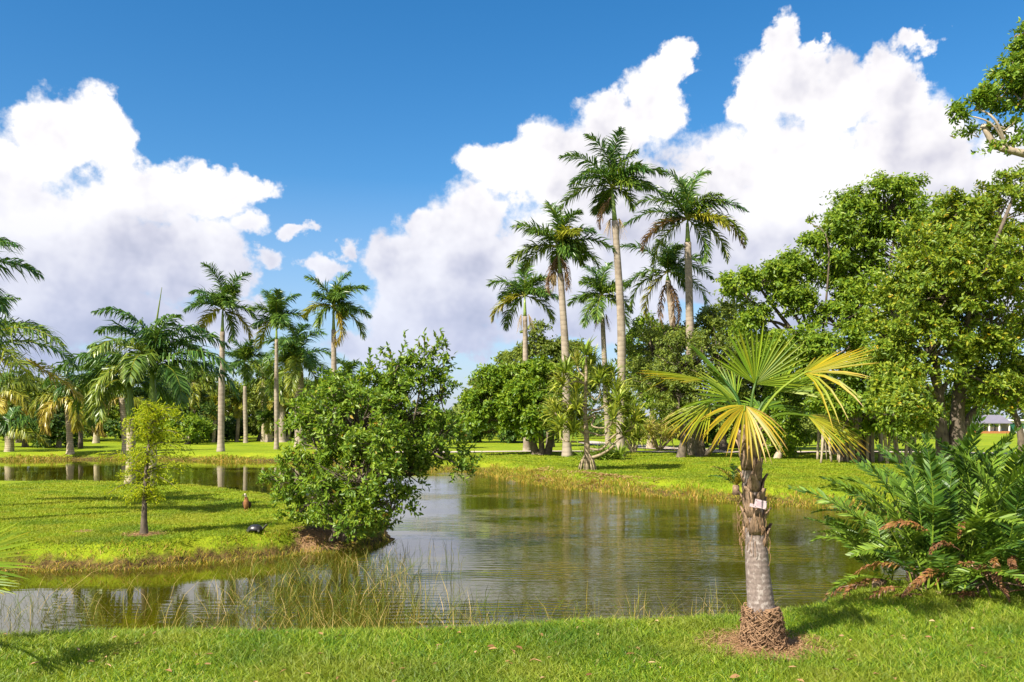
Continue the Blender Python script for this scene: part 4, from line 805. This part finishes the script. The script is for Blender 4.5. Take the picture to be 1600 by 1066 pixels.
def fan_palm():
    rng = np.random.default_rng(81); Y = 6.58; s = Y/F; gz = hz(FPX, FPY)
    b = np.array([FPX, FPY, gz]); th = thing('fan_palm', 'stout young fan palm with yellowing fronds on the near lawn', 'palm tree', b)
    ax = curve([b-UP*.05, P(1190, 960, Y), P(1183, 880, Y), P(1178, 800, Y), P(1172, 730, Y), P(1168, 672, Y)], 40)
    z = ax[:, 2]; yy = HY + (ZC-z)/s
    rad = np.interp(yy, [672, 700, 745, 800, 850, 862, 900, 940, 975, 1012], [13, 13.5, 13.2, 14.5, 16, 17.5, 18.8, 20.6, 22, 24])*s
    mb = MB(); tube(mb, ax, rad, 20, wob=0.012, rng=rng); mb.build('trunk', M['fantrunk'], th, True)
    # old leaf bases wrapped round the upper trunk
    for k in range(30):
        yv = 850 - (k/29)*165 + rng.uniform(-5, 5); a = k*2.4+rng.uniform(-.3, .3)
        zz = ZC-(yv-HY)*s; c = np.array([np.interp(zz, z, ax[:, j]) for j in range(3)]); r = np.interp(zz, z, rad)
        od = np.array([math.cos(a), math.sin(a), 0]); sd = np.array([-od[1], od[0], 0]); lw = r*rng.uniform(.75, 1.05); hgt = rng.uniform(.10, .20)*(1.25 if yv < 740 else 1)
        rows = []
        for t_, wv, off in ((0, .95, .004), (.3, 1.0, .012), (.65, .55, .018), (1.0, .16, .032 + (0.02 if yv < 730 else .012)*rng.uniform(.5, 1.6))):
            for q in (-1, -.4, .4, 1):
                an = q*wv*lw/r; dirv = od*math.cos(an)+sd*math.sin(an)
                rows.append(c + dirv*(r+off+0.004*(1-abs(q))) + UP*(hgt*t_))
        V = np.array(rows); V2 = V.copy(); cen = np.array([c[0], c[1], 0]); V2[:, :2] -= unit(V[:, :2]-c[:2])*0.011
        f = []; 
        for r_ in range(3):
            for q in range(3):
                i0 = r_*4+q; f.append((i0, i0+1, i0+5, i0+4)); f.append((16+i0+1, 16+i0, 16+i0+4, 16+i0+5))
        edge = [0, 1, 2, 3, 7, 11, 15, 14, 13, 12, 8, 4]
        for e0, e1 in zip(edge, edge[1:]+edge[:1]): f.append((e1, e0, 16+e0, 16+e1))
        mb = MB(); mb.add(np.vstack([V, V2]), [np.array(f)]); mb.build('leaf_base', M['boot'], th, True)
    # loose fibres below the leaf bases
    mb = MB()
    for k in range(60):
        a = rng.uniform(0, 2*np.pi); zz = ZC-(rng.uniform(770, 850)-HY)*s; c = np.array([np.interp(zz, z, ax[:, j]) for j in range(3)]); r = np.interp(zz, z, rad)
        o = c+np.array([math.cos(a), math.sin(a), 0])*r; e = o+np.array([math.cos(a)*rng.uniform(.01, .05), math.sin(a)*rng.uniform(.01, .05), -rng.uniform(.06, .2)])
        tube(mb, curve([o, (o+e)/2+np.array([math.cos(a), math.sin(a), 0])*.03, e], 6), 0.0022, 3, cap=False)
    mb.build('fibre', M['root'], th)
    # skirt of short adventitious roots
    mb = MB()
    for k in range(900):
        a = rng.uniform(0, 2*np.pi); u = rng.uniform(0, 1); zz = gz + 0.30*(1-u)**1.1
        r = 0.098+0.045*u+0.010*rng.random(); o = np.array([np.interp(zz, z, ax[:, 0]), np.interp(zz, z, ax[:, 1]), zz]); od = np.array([math.cos(a), math.sin(a), 0]); sd = np.array([-od[1], od[0], 0])
        p0 = o+od*r; cv = rng.uniform(-.07, .07); p2 = p0+sd*cv*1.6+od*rng.uniform(.002, .022)-UP*rng.uniform(.01, .07); p1 = (p0+p2)/2+od*.02+UP*.012
        tube(mb, curve([p0-od*.02, p1, p2], 5), 0.0036*rng.uniform(.6, 1.3), 4, cap=False)
    tube(mb, [b+UP*0.30, b+UP*.2, b+UP*.1, b-UP*.05], [0.098, .113, .128, .140], 18, wob=.05, rng=rng)
    mb.build('root_skirt', M['root'], th)
    cen = P(1170, 668, Y)
    # fronds: hub, axis towards the photo direction, normal, segments, half spread, length
    specs = [
      (P(1180, 600, Y+.02), (0.30, -.15, 0.95), (0.1, -1, .1), 27, 78, 0.47, .05, .26, .12, None),
      (P(1102, 594, Y-.12), (-0.95, -.25, 0.20), (0.12, -.25, 1), 17, 44, 0.52, .12, .42, .35, lambda q: 0.08+0.55*(1-q)**4),
      (P(1134, 596, Y+.12), (-0.60, .35, 0.80), (.7, -.3, .55), 16, 36, 0.44, .05, .10, .15, None),
      (P(1255, 584, Y-.08), (0.93, -.25, 0.30), (-.2, -.30, 1), 20, 68, 0.54, .1, .52, .3, lambda q: 0.03+0.85*np.clip((0.42-q)/0.42, 0, 1)**1.2),
      (P(1164, 634, Y-.24), (-0.20, -.60, -0.55), (0, -.75, .6), 24, 84, 0.40, .35, .60, .2, None),
      (P(1112, 634, Y-.12), (-0.86, -.35, -0.28), (-.1, -.5, 1), 22, 46, 0.40, .25, .42, .5, None),
      (P(1262, 650, Y+.05), (0.85, -.15, -0.30), (.15, -.55, 1), 26, 58, 0.46, .22, .50, .5, None),
      (P(1150, 625, Y+.10), (-0.45, .2, 0.55), (.3, -.7, .4), 20, 60, 0.40, .12, .22, .2, None),
      (P(1215, 612, Y+.12), (0.70, .25, 0.42), (-.2, -.5, .8), 22, 60, 0.46, .12, .28, .2, None),
      (P(1188, 640, Y+.28), (0.35, .8, 0.35), (0, -.2, 1), 20, 70, 0.45, .2, .15, .2, None),
      (P(1120, 625, Y+.3), (-0.7, .6, 0.05), (0, -.2, 1), 20, 60, 0.42, .4, .2, .3, None),
    ]
    for (hub, a, nr, n, sp, L, dr, ti, tp, df) in specs:
        mb = MB(); fan(mb, rng, hub, a, nr, n, sp, L, dr, ti+0.07, tp, dfun=df)
        mid = (cen+hub)/2+UP*0.05; c = curve([cen-UP*.04, mid, hub, hub+unit(np.array(a))*0.06], 12)
        tube(mb, c, np.linspace(0.013, 0.006, len(c)), 6, ti*0.6)
        mb.build('fan_frond', M['fan'], th)
    # label plate on the trunk
    o = P(1180, 785, Y) + np.array([0.0, -0.142, 0]); pl = thing('plant_label', 'small pinkish tilted plate screwed to the fan palm trunk', 'label plate', o)
    m = Matrix.Rotation(R(13), 3, 'Y') @ Matrix.Rotation(R(-10), 3, 'X')
    def box(mb, cx, cy, cz, hx, hy, hz_):
        V = np.array([(x, y, z_) for x in (-hx, hx) for y in (-hy, hy) for z_ in (-hz_, hz_)])+np.array([cx, cy, cz]); V = V @ np.array(m).T + o
        mb.add(V, [np.array([(0, 1, 3, 2), (4, 6, 7, 5), (0, 4, 5, 1), (2, 3, 7, 6), (0, 2, 6, 4), (1, 5, 7, 3)])])
    mb = MB(); box(mb, 0, 0, 0, 0.044, 0.0025, 0.030); mb.build('plate', M['plate'], pl)
    mb = MB()
    for k, wv in enumerate((.030, .024, .033, .026)): box(mb, -.006, -.0032, .014-.0095*k, wv*.8, .0006, .0011)
    mb.build('printed_lines', M['ink'], pl)
    for sx, sz in ((-1, 1), (1, 1), (1, -1), (-1, -1)):
        mb = MB(); box(mb, sx*.037, -.004, sz*.023, .0032, .0014, .0032); mb.build('screw', M['steel'], pl)
    mb = MB(); box(mb, -.052, .001, -.022, .024, .0018, .012); mb.build('bent_corner', M['plate'], pl)
fan_palm()
def edge_fan():
    rng = np.random.default_rng(83); Y = 6.0; b = gp(-190, Y); th = thing('fan_palm', 'low fan palm with broad pleated fronds poking in at the pond edge', 'palm tree', b)
    c = P(-190, 880, Y); mb = MB(); tube(mb, [b-UP*.1, c], [0.14, 0.11], 12); mb.build('trunk', M['boot'], th, True)
    for hub, a, nr, n, sp, L, ti in [(P(-85, 880, Y-.1), (0.96, -.1, 0.10), (-.2, -.8, .6), 16, 36, 0.66, .30), (P(-110, 905, Y-.3), (0.98, -.1, -0.05), (0, -.3, 1), 16, 40, 0.62, .12), (P(-220, 800, Y), (-.3, .1, 1), (0, -1, .1), 28, 60, .6, .25), (P(-260, 880, Y), (-1, .1, .1), (0, -.5, 1), 28, 60, .6, .25)]:
        mb = MB(); fan(mb, rng, hub, a, nr, n, sp, L, 0.05, ti, .3); tube(mb, curve([c, (c+hub)/2+UP*.05, hub], 8), np.linspace(.016, .008, 8), 6, ti); mb.build('fan_frond', M['fan'], th)
edge_fan()

# ------------------------------------------------------------------ giant fern clump on the near bank
def fern_clump():
    rng = np.random.default_rng(91); b = np.array([4.2, 9.0, hz(4.2, 9.0)])
    th = thing('fern_clump', 'tangled clump of stiff dark fern fronds with russet dead ones by the water', 'fern', b)
    tmpl = []
    for k in range(7):
        mb = MB(); r2 = np.random.default_rng(300+k)
        frond(mb, r2, np.zeros(3), 0, 0, 1.35, R(28+8*k), n=54, ll=0.21, lw=0.024, hang=0.10, plum=0.16, tint=0.03+0.045*k, tip=0.10, rr=0.010, s0=0.12, fw=0.42, vee=0.22, side_curve=r2.uniform(-.35, .35), power=1.4)
        tmpl.append(mb)
    dead = []
    for k in range(3):
        mb = MB(); r2 = np.random.default_rng(320+k)
        frond(mb, r2, np.zeros(3), 0, 0, 1.0, R(75+15*k), n=32, ll=0.13, lw=0.030, hang=1.3, plum=0.5, tint=0.80+.06*k, tip=0.05, rr=0.009, s0=0.15, fw=0.7)
        dead.append(mb)
    def place(src, o, az, el, sc, roll, nm, first):
        if src[1] is None:
            ob = src[0].build(nm, M['cycad']); ob.parent = th; src[1] = ob
        else:
            ob = src[1].copy(); COL.objects.link(ob); ob.parent = th
        mat = Matrix.Rotation(az, 4, 'Z') @ Matrix.Rotation(-el, 4, 'Y') @ Matrix.Rotation(roll, 4, 'X')
        ob.rotation_euler = mat.to_euler(); ob.scale = (sc, sc, sc); ob.location = Vector(o) - th.location
        return ob
    T = [[m, None] for m in tmpl]; D = [[m, None] for m in dead]
    heads = [(1375, 905, 8.9, .30), (1420, 880, 9.2, .4), (1460, 865, 9.4, .5), (1440, 920, 8.7, .2), (1510, 900, 8.8, .3), (1560, 850, 9.4, .6), (1600, 900, 8.8, .3), (1515, 830, 9.8, .7), (1650, 860, 9.2, .5), (1570, 920, 8.6, .4), (1470, 930, 8.5, .3), (1535, 880, 9.1, .5)]
    cnt = 0
    for hx, hy, Y, dz in heads:
        o = P(hx, hy, Y)
        for k in range(7):
            az = k*2.4+rng.uniform(-.4, .4); el = R(rng.choice([78, 68, 58, 46, 30])+rng.uniform(-8, 8))
            if hx < 1400 and rng.random() < .55: az = np.pi+rng.uniform(-.7, .7); el = R(rng.uniform(10, 60))
            ob = place(T[rng.integers(0, 7)], o+rng.standard_normal(3)*0.07, az, el+R(14), rng.uniform(.8, 1.2)*(1.0 if hx > 1400 else .66), rng.uniform(-.5, .5), 'frond', False); cnt += 1
    for px, py, Y, az, el in [(1385, 880, 8.8, 172, 34), (1400, 912, 8.5, 200, 14), (1440, 905, 8.4, 215, 24), (1480, 912, 8.35, 235, 26), (1520, 905, 8.3, 260, 30), (1555, 912, 8.3, 300, 26), (1590, 905, 8.4, 240, 28), (1610, 915, 8.3, 200, 22), (1400, 860, 9.2, 165, 44), (1420, 840, 9.5, 170, 52), (1400, 890, 8.9, 150, 30)]:
        place(T[rng.integers(0, 7)], P(px, py, Y), R(az), R(el+10), rng.uniform(.65, .85), rng.uniform(-.4, .4), 'frond', False)
    for px, py, Y, az, el in [(1430, 890, 8.3, 150, 20), (1500, 860, 8.3, 190, 35), (1455, 840, 8.6, 220, 40), (1560, 890, 8.2, 170, 25), (1535, 835, 8.7, 210, 40), (1590, 880, 8.2, 220, 30), (1390, 905, 8.5, 180, 8), (1355, 915, 8.6, 165, 4), (1470, 890, 8.4, 230, 10), (1545, 870, 8.4, 250, 15), (1410, 918, 8.4, 200, 10), (1440, 930, 8.3, 170, 12), (1480, 930, 8.3, 0, 15), (1530, 925, 8.3, 200, 12), (1575, 925, 8.3, 340, 18), (1500, 880, 8.3, 280, 12)]:
        tag(place(D[rng.integers(0, 3)], P(px, py, Y), R(az), R(el), rng.uniform(.5, .85), rng.uniform(-.6, .6), 'dead_frond', False), 'withered russet frond')
    mb = MB()
    for hx, hy, Y, dz in heads:
        o = P(hx, hy, Y); g = np.array([o[0]+rng.uniform(-.1, .1), o[1], hz(o[0], o[1])-.1])
        mb = MB(); tube(mb, curve([g, (g+o)/2+rng.standard_normal(3)*.05, o], 8), 0.055, 8, wob=.15, rng=rng); mb.build('stem', M['boot'], th, True)
    mb = MB()
    for k in range(26):
        x = rng.uniform(3.9, 6.4); y = rng.uniform(8.3, 9.2); z0 = hz(x, y); d = rng.standard_normal(3)*np.array([.35, .2, .1])
        tube(mb, curve([(x, y, z0+rng.uniform(.02, .25)), (x+d[0]*.5, y+d[1]*.5, z0+.06+abs(d[2])*.5), (x+d[0], y+d[1], z0+.03)], 6), 0.009, 4, cap=False)
    tag(mb.build('withered_stalks', M['boot'], th, True), kind='stuff')
fern_clump()
# small cycad on the far shore behind the trunk
rng = np.random.default_rng(95); b = np.append(G(1150, 768, .4), 0.4); th = thing('small_cycad', 'small dark cycad at the water edge behind the fan palm trunk', 'plant', b)
for k in range(12):
    mb = MB(); frond(mb, rng, b+UP*.15, k*2.4, R(rng.uniform(35, 80)), rng.uniform(.8, 1.1), R(60), n=26, ll=.2, lw=.04, hang=.1, plum=.2, tint=rng.choice([.05, .1, .6]), rr=.015); mb.build('frond', M['palm'], th)
mb = MB(); tube(mb, [b-UP*.1, b+UP*.2], [.12, .1], 8); mb.build('trunk', M['boot'], th, True)

# ------------------------------------------------------------------ animals
def skin(name, verts, edges, radii, mat, parent, sub=2):
    me = bpy.data.meshes.new(name); me.from_pydata([tuple(v) for v in verts], edges, []); me.materials.append(mat)
    o = bpy.data.objects.new(name, me); COL.objects.link(o); o.parent = parent
    o.modifiers.new('skin', 'SKIN').use_smooth_shade = True
    sv = me.skin_vertices
    if not sv:
        bm_ = __import__('bmesh').new(); bm_.from_mesh(me); bm_.verts.layers.skin.verify(); bm_.to_mesh(me); bm_.free(); sv = me.skin_vertices
    for d, r in zip(sv[0].data, radii): d.radius = (r, r) if np.ndim(r) == 0 else r
    sv[0].data[0].use_root = True
    s = o.modifiers.new('smooth', 'SUBSURF'); s.levels = sub; s.render_levels = sub
    return o
def lathe_dome(mb, rx, ry, h, z0, n=20, m=7):
    V = []; 
    for k in range(m):
        a = k/(m-1)*np.pi/2
        for j in range(n):
            t_ = j/n*2*np.pi; ridge = 1+0.02*math.cos(t_*6)
            V.append((rx*math.cos(a)**0.8*math.cos(t_)*ridge, ry*math.cos(a)**0.8*math.sin(t_)*ridge, z0+h*math.sin(a)))
    f = [(k*n+j, k*n+(j+1) % n, (k+1)*n+(j+1) % n, (k+1)*n+j) for k in range(m-1) for j in range(n)]
    mb.add(np.array(V), [np.array(f), np.arange(n)[::-1][None]])
def turtle():
    y = 17.55; x = (399-800)/F*y; z = hz(x, y)+0.012; th = thing('turtle', 'dark turtle with domed shell and raised head on the island lawn', 'turtle', (x, y, z)); o = np.array([x, y, z])
    mb = MB(); V0 = MB(); lathe_dome(mb, 0.155, 0.12, 0.115, 0.028); mb.v = [v+o for v in mb.v]; mb.build('shell', M['shell'], th, True)
    vs = [(0, 0, .04), (.09, 0, .045), (.145, 0, .06), (.185, -.005, .10), (.215, -.01, .135), (.245, -.012, .142), (.08, .09, .03), (.12, .125, .01), (.08, -.09, .03), (.12, -.125, .01), (-.09, .08, .03), (-.13, .11, .01), (-.09, -.08, .03), (-.13, -.11, .01), (-.12, 0, .035), (-.19, 0, .02)]
    es = [(0, 1), (1, 2), (2, 3), (3, 4), (4, 5), (1, 6), (6, 7), (1, 8), (8, 9), (0, 14), (14, 10), (10, 11), (14, 12), (12, 13), (14, 15)]
    skin('body', vs, es, [.06, .05, .03, .022, .026, .015, .03, .022, .03, .022, .03, .022, .03, .022, .04, .008], M['turtle'], th)
turtle()
def bird():
    x, y = G(385, 799, .42); z = hz(x, y); th = thing('bird', 'slim russet brown bird standing upright on the island lawn', 'bird', (x, y, z))
    vs = [(0, 0, .16), (.0, -.01, .22), (.005, -.02, .29), (.0, -.03, .35), (-.005, -.035, .40), (-.02, -.05, .43), (-.035, -.065, .425),
          (-.02, .03, .11), (-.04, .06, .06), (.03, 0, .10), (.03, 0, .05), (.03, -.01, .005), (-.03, 0, .10), (-.03, 0, .05), (-.03, -.01, .005), (.03, -.05, .006), (-.03, -.05, .006)]
    es = [(0, 1), (1, 2), (2, 3), (3, 4), (4, 5), (5, 6), (0, 7), (7, 8), (0, 9), (9, 10), (10, 11), (0, 12), (12, 13), (13, 14), (11, 15), (14, 16)]
    rd = [.085, .08, .06, .034, .026, .033, .02, .06, .02, .02, .008, .008, .02, .008, .008, .006, .006]
    skin('body', vs, es, rd, M['birdbody'], th)
    skin('hood', [(.0, -.031, .352), (-.005, -.037, .40), (-.02, -.052, .432), (-.034, -.066, .428)], [(0, 1), (1, 2), (2, 3)], [.038, .031, .037, .024], M['birdhead'], th)
    o = np.array([x, y, z])
    mb = MB(); tube(mb, o+np.array([(-.04, -.08, .425), (-.055, -.115, .41), (-.06, -.14, .392)]), [.013, .009, .003], 6); mb.build('bill', M['birdbill'], th, True)
    for s_ in (1, -1):
        skin('wing', [(s_*.062, 0, .25), (s_*.080, .02, .17), (s_*.060, .06, .07)], [(0, 1), (1, 2)], [(.022, .035), (.02, .06), (.008, .015)], M['birdwing'], th)
bird()

# ------------------------------------------------------------------ pavilion across the lawn
def boxm(mb, a, b_):
    a, b_ = np.minimum(a, b_), np.maximum(a, b_)
    V = np.array([(x, y, z_) for x in (a[0], b_[0]) for y in (a[1], b_[1]) for z_ in (a[2], b_[2])])
    mb.add(V, [np.array([(0, 1, 3, 2), (4, 6, 7, 5), (0, 4, 5, 1), (2, 3, 7, 6), (0, 2, 6, 4), (1, 5, 7, 3)])])
def pavilion():
    Y = 122.0; x0, x1 = P(1530, 0, Y)[0], P(1577, 0, Y)[0]; g = 0.42; th = thing('pavilion', 'small open pavilion with grey gabled roof and white posts across the water', 'pavilion', ((x0+x1)/2, Y, g))
    mb = MB(); boxm(mb, (x0-.1, Y-.1, g-.2), (x1+.1, Y+4.1, g+.35)); mb.build('plinth', M['terracotta'], th)
    ev, rd = g+1.5, g+2.6; mb = MB()
    V = np.array([(x0-.3, Y-.3, ev), (x1+.3, Y-.3, ev), (x1+.3, Y+4.3, ev), (x0-.3, Y+4.3, ev), (x0+1.5, Y+2, rd), (x1-.1, Y+2, rd)])
    Vt = V-np.array([0, 0, .1])
    mb.add(np.vstack([V, Vt]), [np.array([(0, 1, 5, 4), (2, 3, 4, 5)]), np.array([(1, 2, 5), (3, 0, 4)]), np.array([(6, 7, 1, 0), (7, 8, 2, 1), (8, 9, 3, 2), (9, 6, 0, 3), (9, 8, 7, 6)])]); mb.build('roof', M['roof'], th)
    for px in np.linspace(x0, x1, 4):
        for yy in (Y, Y+3.9):
            mb = MB(); boxm(mb, (px-.07, yy-.07, g+.35), (px+.07, yy+.07, ev-.12)); mb.build('post', M['whitewall'], th)
    mb = MB(); boxm(mb, (x0+.3, Y+3.5, g+.35), (x0+1.8, Y+3.7, ev-.15)); mb.build('wall', M['whitewall'], th)
    for k in range(2):
        mb = MB(); boxm(mb, (x0+2.0+k*1.0, Y+1.2, g+.35), (x0+2.7+k*1.0, Y+1.8, g+.95)); mb.build('bench', M['whitewall'], th)
    xk = P(1578, 0, Y)[0]+.4; th = thing('kiosk', 'white flat roofed kiosk with green doorway next to the pavilion', 'kiosk', (xk, Y+1, g))
    mb = MB(); boxm(mb, (xk, Y+1, g-.1), (xk+2.8, Y+3.5, g+1.75)); mb.build('wall', M['whitewall'], th)
    mb = MB(); boxm(mb, (xk-.3, Y+.6, g+1.76), (xk+3.2, Y+3.9, g+1.95)); mb.build('roof', M['whitewall'], th)
    mb = MB(); boxm(mb, (xk+.15, Y+.95, g+.05), (xk+.85, Y+.99, g+1.5)); mb.build('door', M['darkopen'], th)
    mb = MB(); boxm(mb, (xk+1.4, Y+.95, g+.7), (xk+2.1, Y+.99, g+1.4)); mb.build('window', M['darkopen'], th)
pavilion()

# ------------------------------------------------------------------ grass, sedge, reeds, mulch
def blades(mb, rng, x, y, h, w, lean, z=None, tint=0.0):
    n = len(x); z = height(x, y) if z is None else z
    p0 = np.stack([x, y, z-0.01], 1); a = rng.uniform(0, 2*np.pi, n); ln = np.stack([np.cos(a), np.sin(a), 0*a], 1)*(lean*rng.uniform(.2, 1.6, n)*h)[:, None]
    p1 = p0 + ln*0.35 + UP*(h*0.55)[:, None]; p2 = p0 + ln + UP*(h*rng.uniform(.8, 1.05, n))[:, None]
    b = rng.uniform(0, np.pi, n); wv = np.stack([np.cos(b), np.sin(b)*.6, 0*b], 1)*(w*0.5)[:, None]
    strips(mb, p0, p1, p2, wv)
def ring_keep(rng, x, y):
    k = np.ones(len(x), bool)
    for cx, cy, r in RINGS: k &= (np.hypot(x-cx, y-cy) + 0.5*r*np.sin(7*np.arctan2(y-cy, x-cx)+cx)*.35) > r*rng.uniform(.75, 1.1, len(x))
    return k
rng = np.random.default_rng(7)
y = rng.uniform(4.6, 9.6, 330000); x = rng.uniform(-1, 1, len(y))*(y*0.62+0.6)
patch = np.sin(x*1.7+np.sin(y*2.1))*np.sin(y*1.9+np.sin(x*1.3)); z = height(x, y)
k = (z > 0.12) & ring_keep(rng, x, y) & (rng.random(len(x)) < 0.82+0.18*patch); x, y, z, patch = x[k], y[k], z[k], patch[k]
mb = MB(); blades(mb, rng, x, y, rng.uniform(.03, .085, len(x))*(1+.22*patch), rng.uniform(.0045, .0095, len(x)), 0.95, z)
tag(mb.build('grass', M['grass'], loc=(0, 6, 1)), 'lush short grass of the near lawn', 'grass', kind='stuff')
# island and right lawn: coarser tufts
def scatter(n, xr, yr, cond, pw=1.0):
    y = 1/np.sqrt(rng.uniform(1/yr[1]**2, 1/yr[0]**2, n)); x = rng.uniform(*xr, n)
    return x, y
mb = MB()
x, y = scatter(260000, (-17, 0), (15.5, 34), None); z = height(x, y); k = (z > 0.30+.08*rng.standard_normal(len(x))) & (sdist(x, y, isl_poly) > 0) & ring_keep(rng, x, y)
x, y, z = x[k], y[k], z[k]; blades(mb, rng, x, y, rng.uniform(.03, .07, len(x)), .0008*y*rng.uniform(.7, 1.3, len(x)), 1.0, z)
x, y = scatter(230000, (-4, 20), (25, 56), None); z = height(x, y); k = (z > 0.30+.08*rng.standard_normal(len(x))) & (sdist(x, y, far_poly) > 0.4); x, y, z = x[k], y[k], z[k]
blades(mb, rng, x, y, rng.uniform(.03, .08, len(x)), .0008*y*rng.uniform(.7, 1.3, len(x)), 1.0, z)
tag(mb.build('lawn_grass', M['farlawn'], loc=(0, 30, .4)), 'sunny mown grass of the island and far lawn', 'grass', kind='stuff')
# sedge along the shores
def along(poly, n, w0, w1):
    seg = np.diff(poly, axis=0); l = np.linalg.norm(seg, axis=1); i = rng.choice(len(seg), n, p=l/l.sum()); u = rng.random(n)
    p = poly[i]+seg[i]*u[:, None]; nn = np.stack([-seg[i][:, 1], seg[i][:, 0]], 1)/l[i][:, None]
    return p + nn*rng.uniform(w0, w1, n)[:, None]
mb = MB()
p = along(far_shore[7:], 15000, -0.7, 0.9); blades(mb, rng, p[:, 0], p[:, 1], rng.uniform(.05, .32, len(p))*(.45+.65*np.sin(p[:, 0]*1.9+np.sin(p[:, 0]*.7))**2), rng.uniform(.012, .028, len(p)), 0.7, np.maximum(height(p[:, 0], p[:, 1]), -.05))
p = along(far_shore[1:7], 9000, -0.5, 0.9); blades(mb, rng, p[:, 0], p[:, 1], rng.uniform(.06, .26, len(p))*(.25+.8*np.sin(p[:, 0]*.5+1)**2), rng.uniform(.025, .05, len(p)), 0.6, np.maximum(height(p[:, 0], p[:, 1]), -.05))
p = along(isl_front, 5000, -0.25, 0.35); blades(mb, rng, p[:, 0], p[:, 1], rng.uniform(.03, .13, len(p)), rng.uniform(.006, .014, len(p)), 0.9, np.maximum(height(p[:, 0], p[:, 1]), -.03))
tag(mb.build('sedge_grass', M['sedge'], loc=(0, 30, 0)), 'straw coloured sedge fringing the pond banks', 'sedge', kind='stuff')
# reeds standing in the shallows before the near bank
mb = MB()
def reedbed(n, pxr, yr, h0, h1, lean):
    y = rng.uniform(*yr, n); x = (rng.uniform(*pxr, n)-800)/F*y; z = height(x, y); k = z < 0.25; x, y = x[k], y[k]
    blades(mb, rng, x, y, rng.uniform(h0, h1, len(x)), rng.uniform(.004, .009, len(x)), lean, np.full(len(x), -.05))
reedbed(2000, (350, 650), (9.4, 16.5), .12, .5, 1.0); reedbed(900, (380, 780), (9.4, 11.5), .2, .6, .7); reedbed(420, (640, 1000), (9.6, 12.2), .15, .62, .7)
reedbed(360, (980, 1200), (9.8, 11.8), .2, .7, .7); reedbed(260, (540, 760), (10, 13), .15, .6, .7); reedbed(800, (-60, 400), (9.4, 13.5), .15, .55, .9); reedbed(160, (560, 720), (13, 18), .2, .55, .25)
reedbed(700, (430, 640), (14, 17.6), .1, .35, .7); reedbed(80, (0, 640), (10.5, 15), .4, .8, 1.4); reedbed(200, (1150, 1300), (9.6, 11), .2, .6, .8)
tag(mb.build('reed_vegetation', M['reed'], loc=(-2, 10, 0)), 'thin straw and green reeds standing in the shallows', 'reeds', kind='stuff')
# mulch litter
mb = MB()
for (cx, cy, r), n, wd in zip(RINGS, (2600, 700, 1200, 120), (.005, .012, .014, .014)):
    a = rng.uniform(0, 2*np.pi, n); q = r*1.25*np.sqrt(rng.random(n)); x = cx+np.cos(a)*q; y = cy+np.sin(a)*q*.9; z = height(x, y); k = z > .1; x, y, z = x[k], y[k], z[k]; n = len(x)
    b = rng.uniform(0, 2*np.pi, n); l = rng.uniform(.03, .09, n); d = np.stack([np.cos(b), np.sin(b), rng.uniform(-.1, .35, n)], 1)
    p0 = np.stack([x, y, z+.008+rng.uniform(0, .02, n)], 1); wv = np.stack([-np.sin(b), np.cos(b), 0*b], 1)*wd*.5
    strips(mb, p0, p0+d*(l*.5)[:, None], p0+d*l[:, None]*np.array([1, 1, .5]), wv)
p = along(far_shore[9:13], 2600, .3, 1.6); n = len(p); b = rng.uniform(0, 2*np.pi, n); d = np.stack([np.cos(b), np.sin(b)*.5, rng.uniform(0, .4, n)], 1); l = rng.uniform(.1, .4, n)
p0 = np.column_stack([p, height(p[:, 0], p[:, 1])+.02]); wv = np.stack([-np.sin(b), np.cos(b), 0*b+.3], 1)*.014; kk = rng.random(n) < .35+.5*(np.sin(p[:, 0]*2.2) > 0.1)
strips(mb, p0[kk], (p0+d*(l*.5)[:, None])[kk], (p0+d*l[:, None]*np.array([1, 1, .4]))[kk], wv[kk])
tag(mb.build('plant_debris', M['straw'], loc=(0, 10, .4)), 'dry brown mulch and leaf litter scattered round stems', 'litter', kind='stuff')

# fallen leaves on the near lawn
rng = np.random.default_rng(13); mb = MB(); n = 150; y = rng.uniform(4.9, 7.4, n); x = rng.uniform(-1, 1, n)*(y*.6); z = height(x, y); b = rng.uniform(0, 2*np.pi, n)
leaves(mb, np.stack([x, y, z+rng.uniform(.03, .06, n)], 1), np.stack([np.cos(b), np.sin(b), rng.uniform(-.3, .3, n)], 1), unit(UP+.3*rng.standard_normal((n, 3))), rng.uniform(.03, .075, n), rng.uniform(.014, .032, n), .3)
tag(mb.build('fallen_leaves', M['straw'], loc=(0, 6, 1)), 'scattered dry leaves lying on the near lawn', 'leaves', kind='stuff')
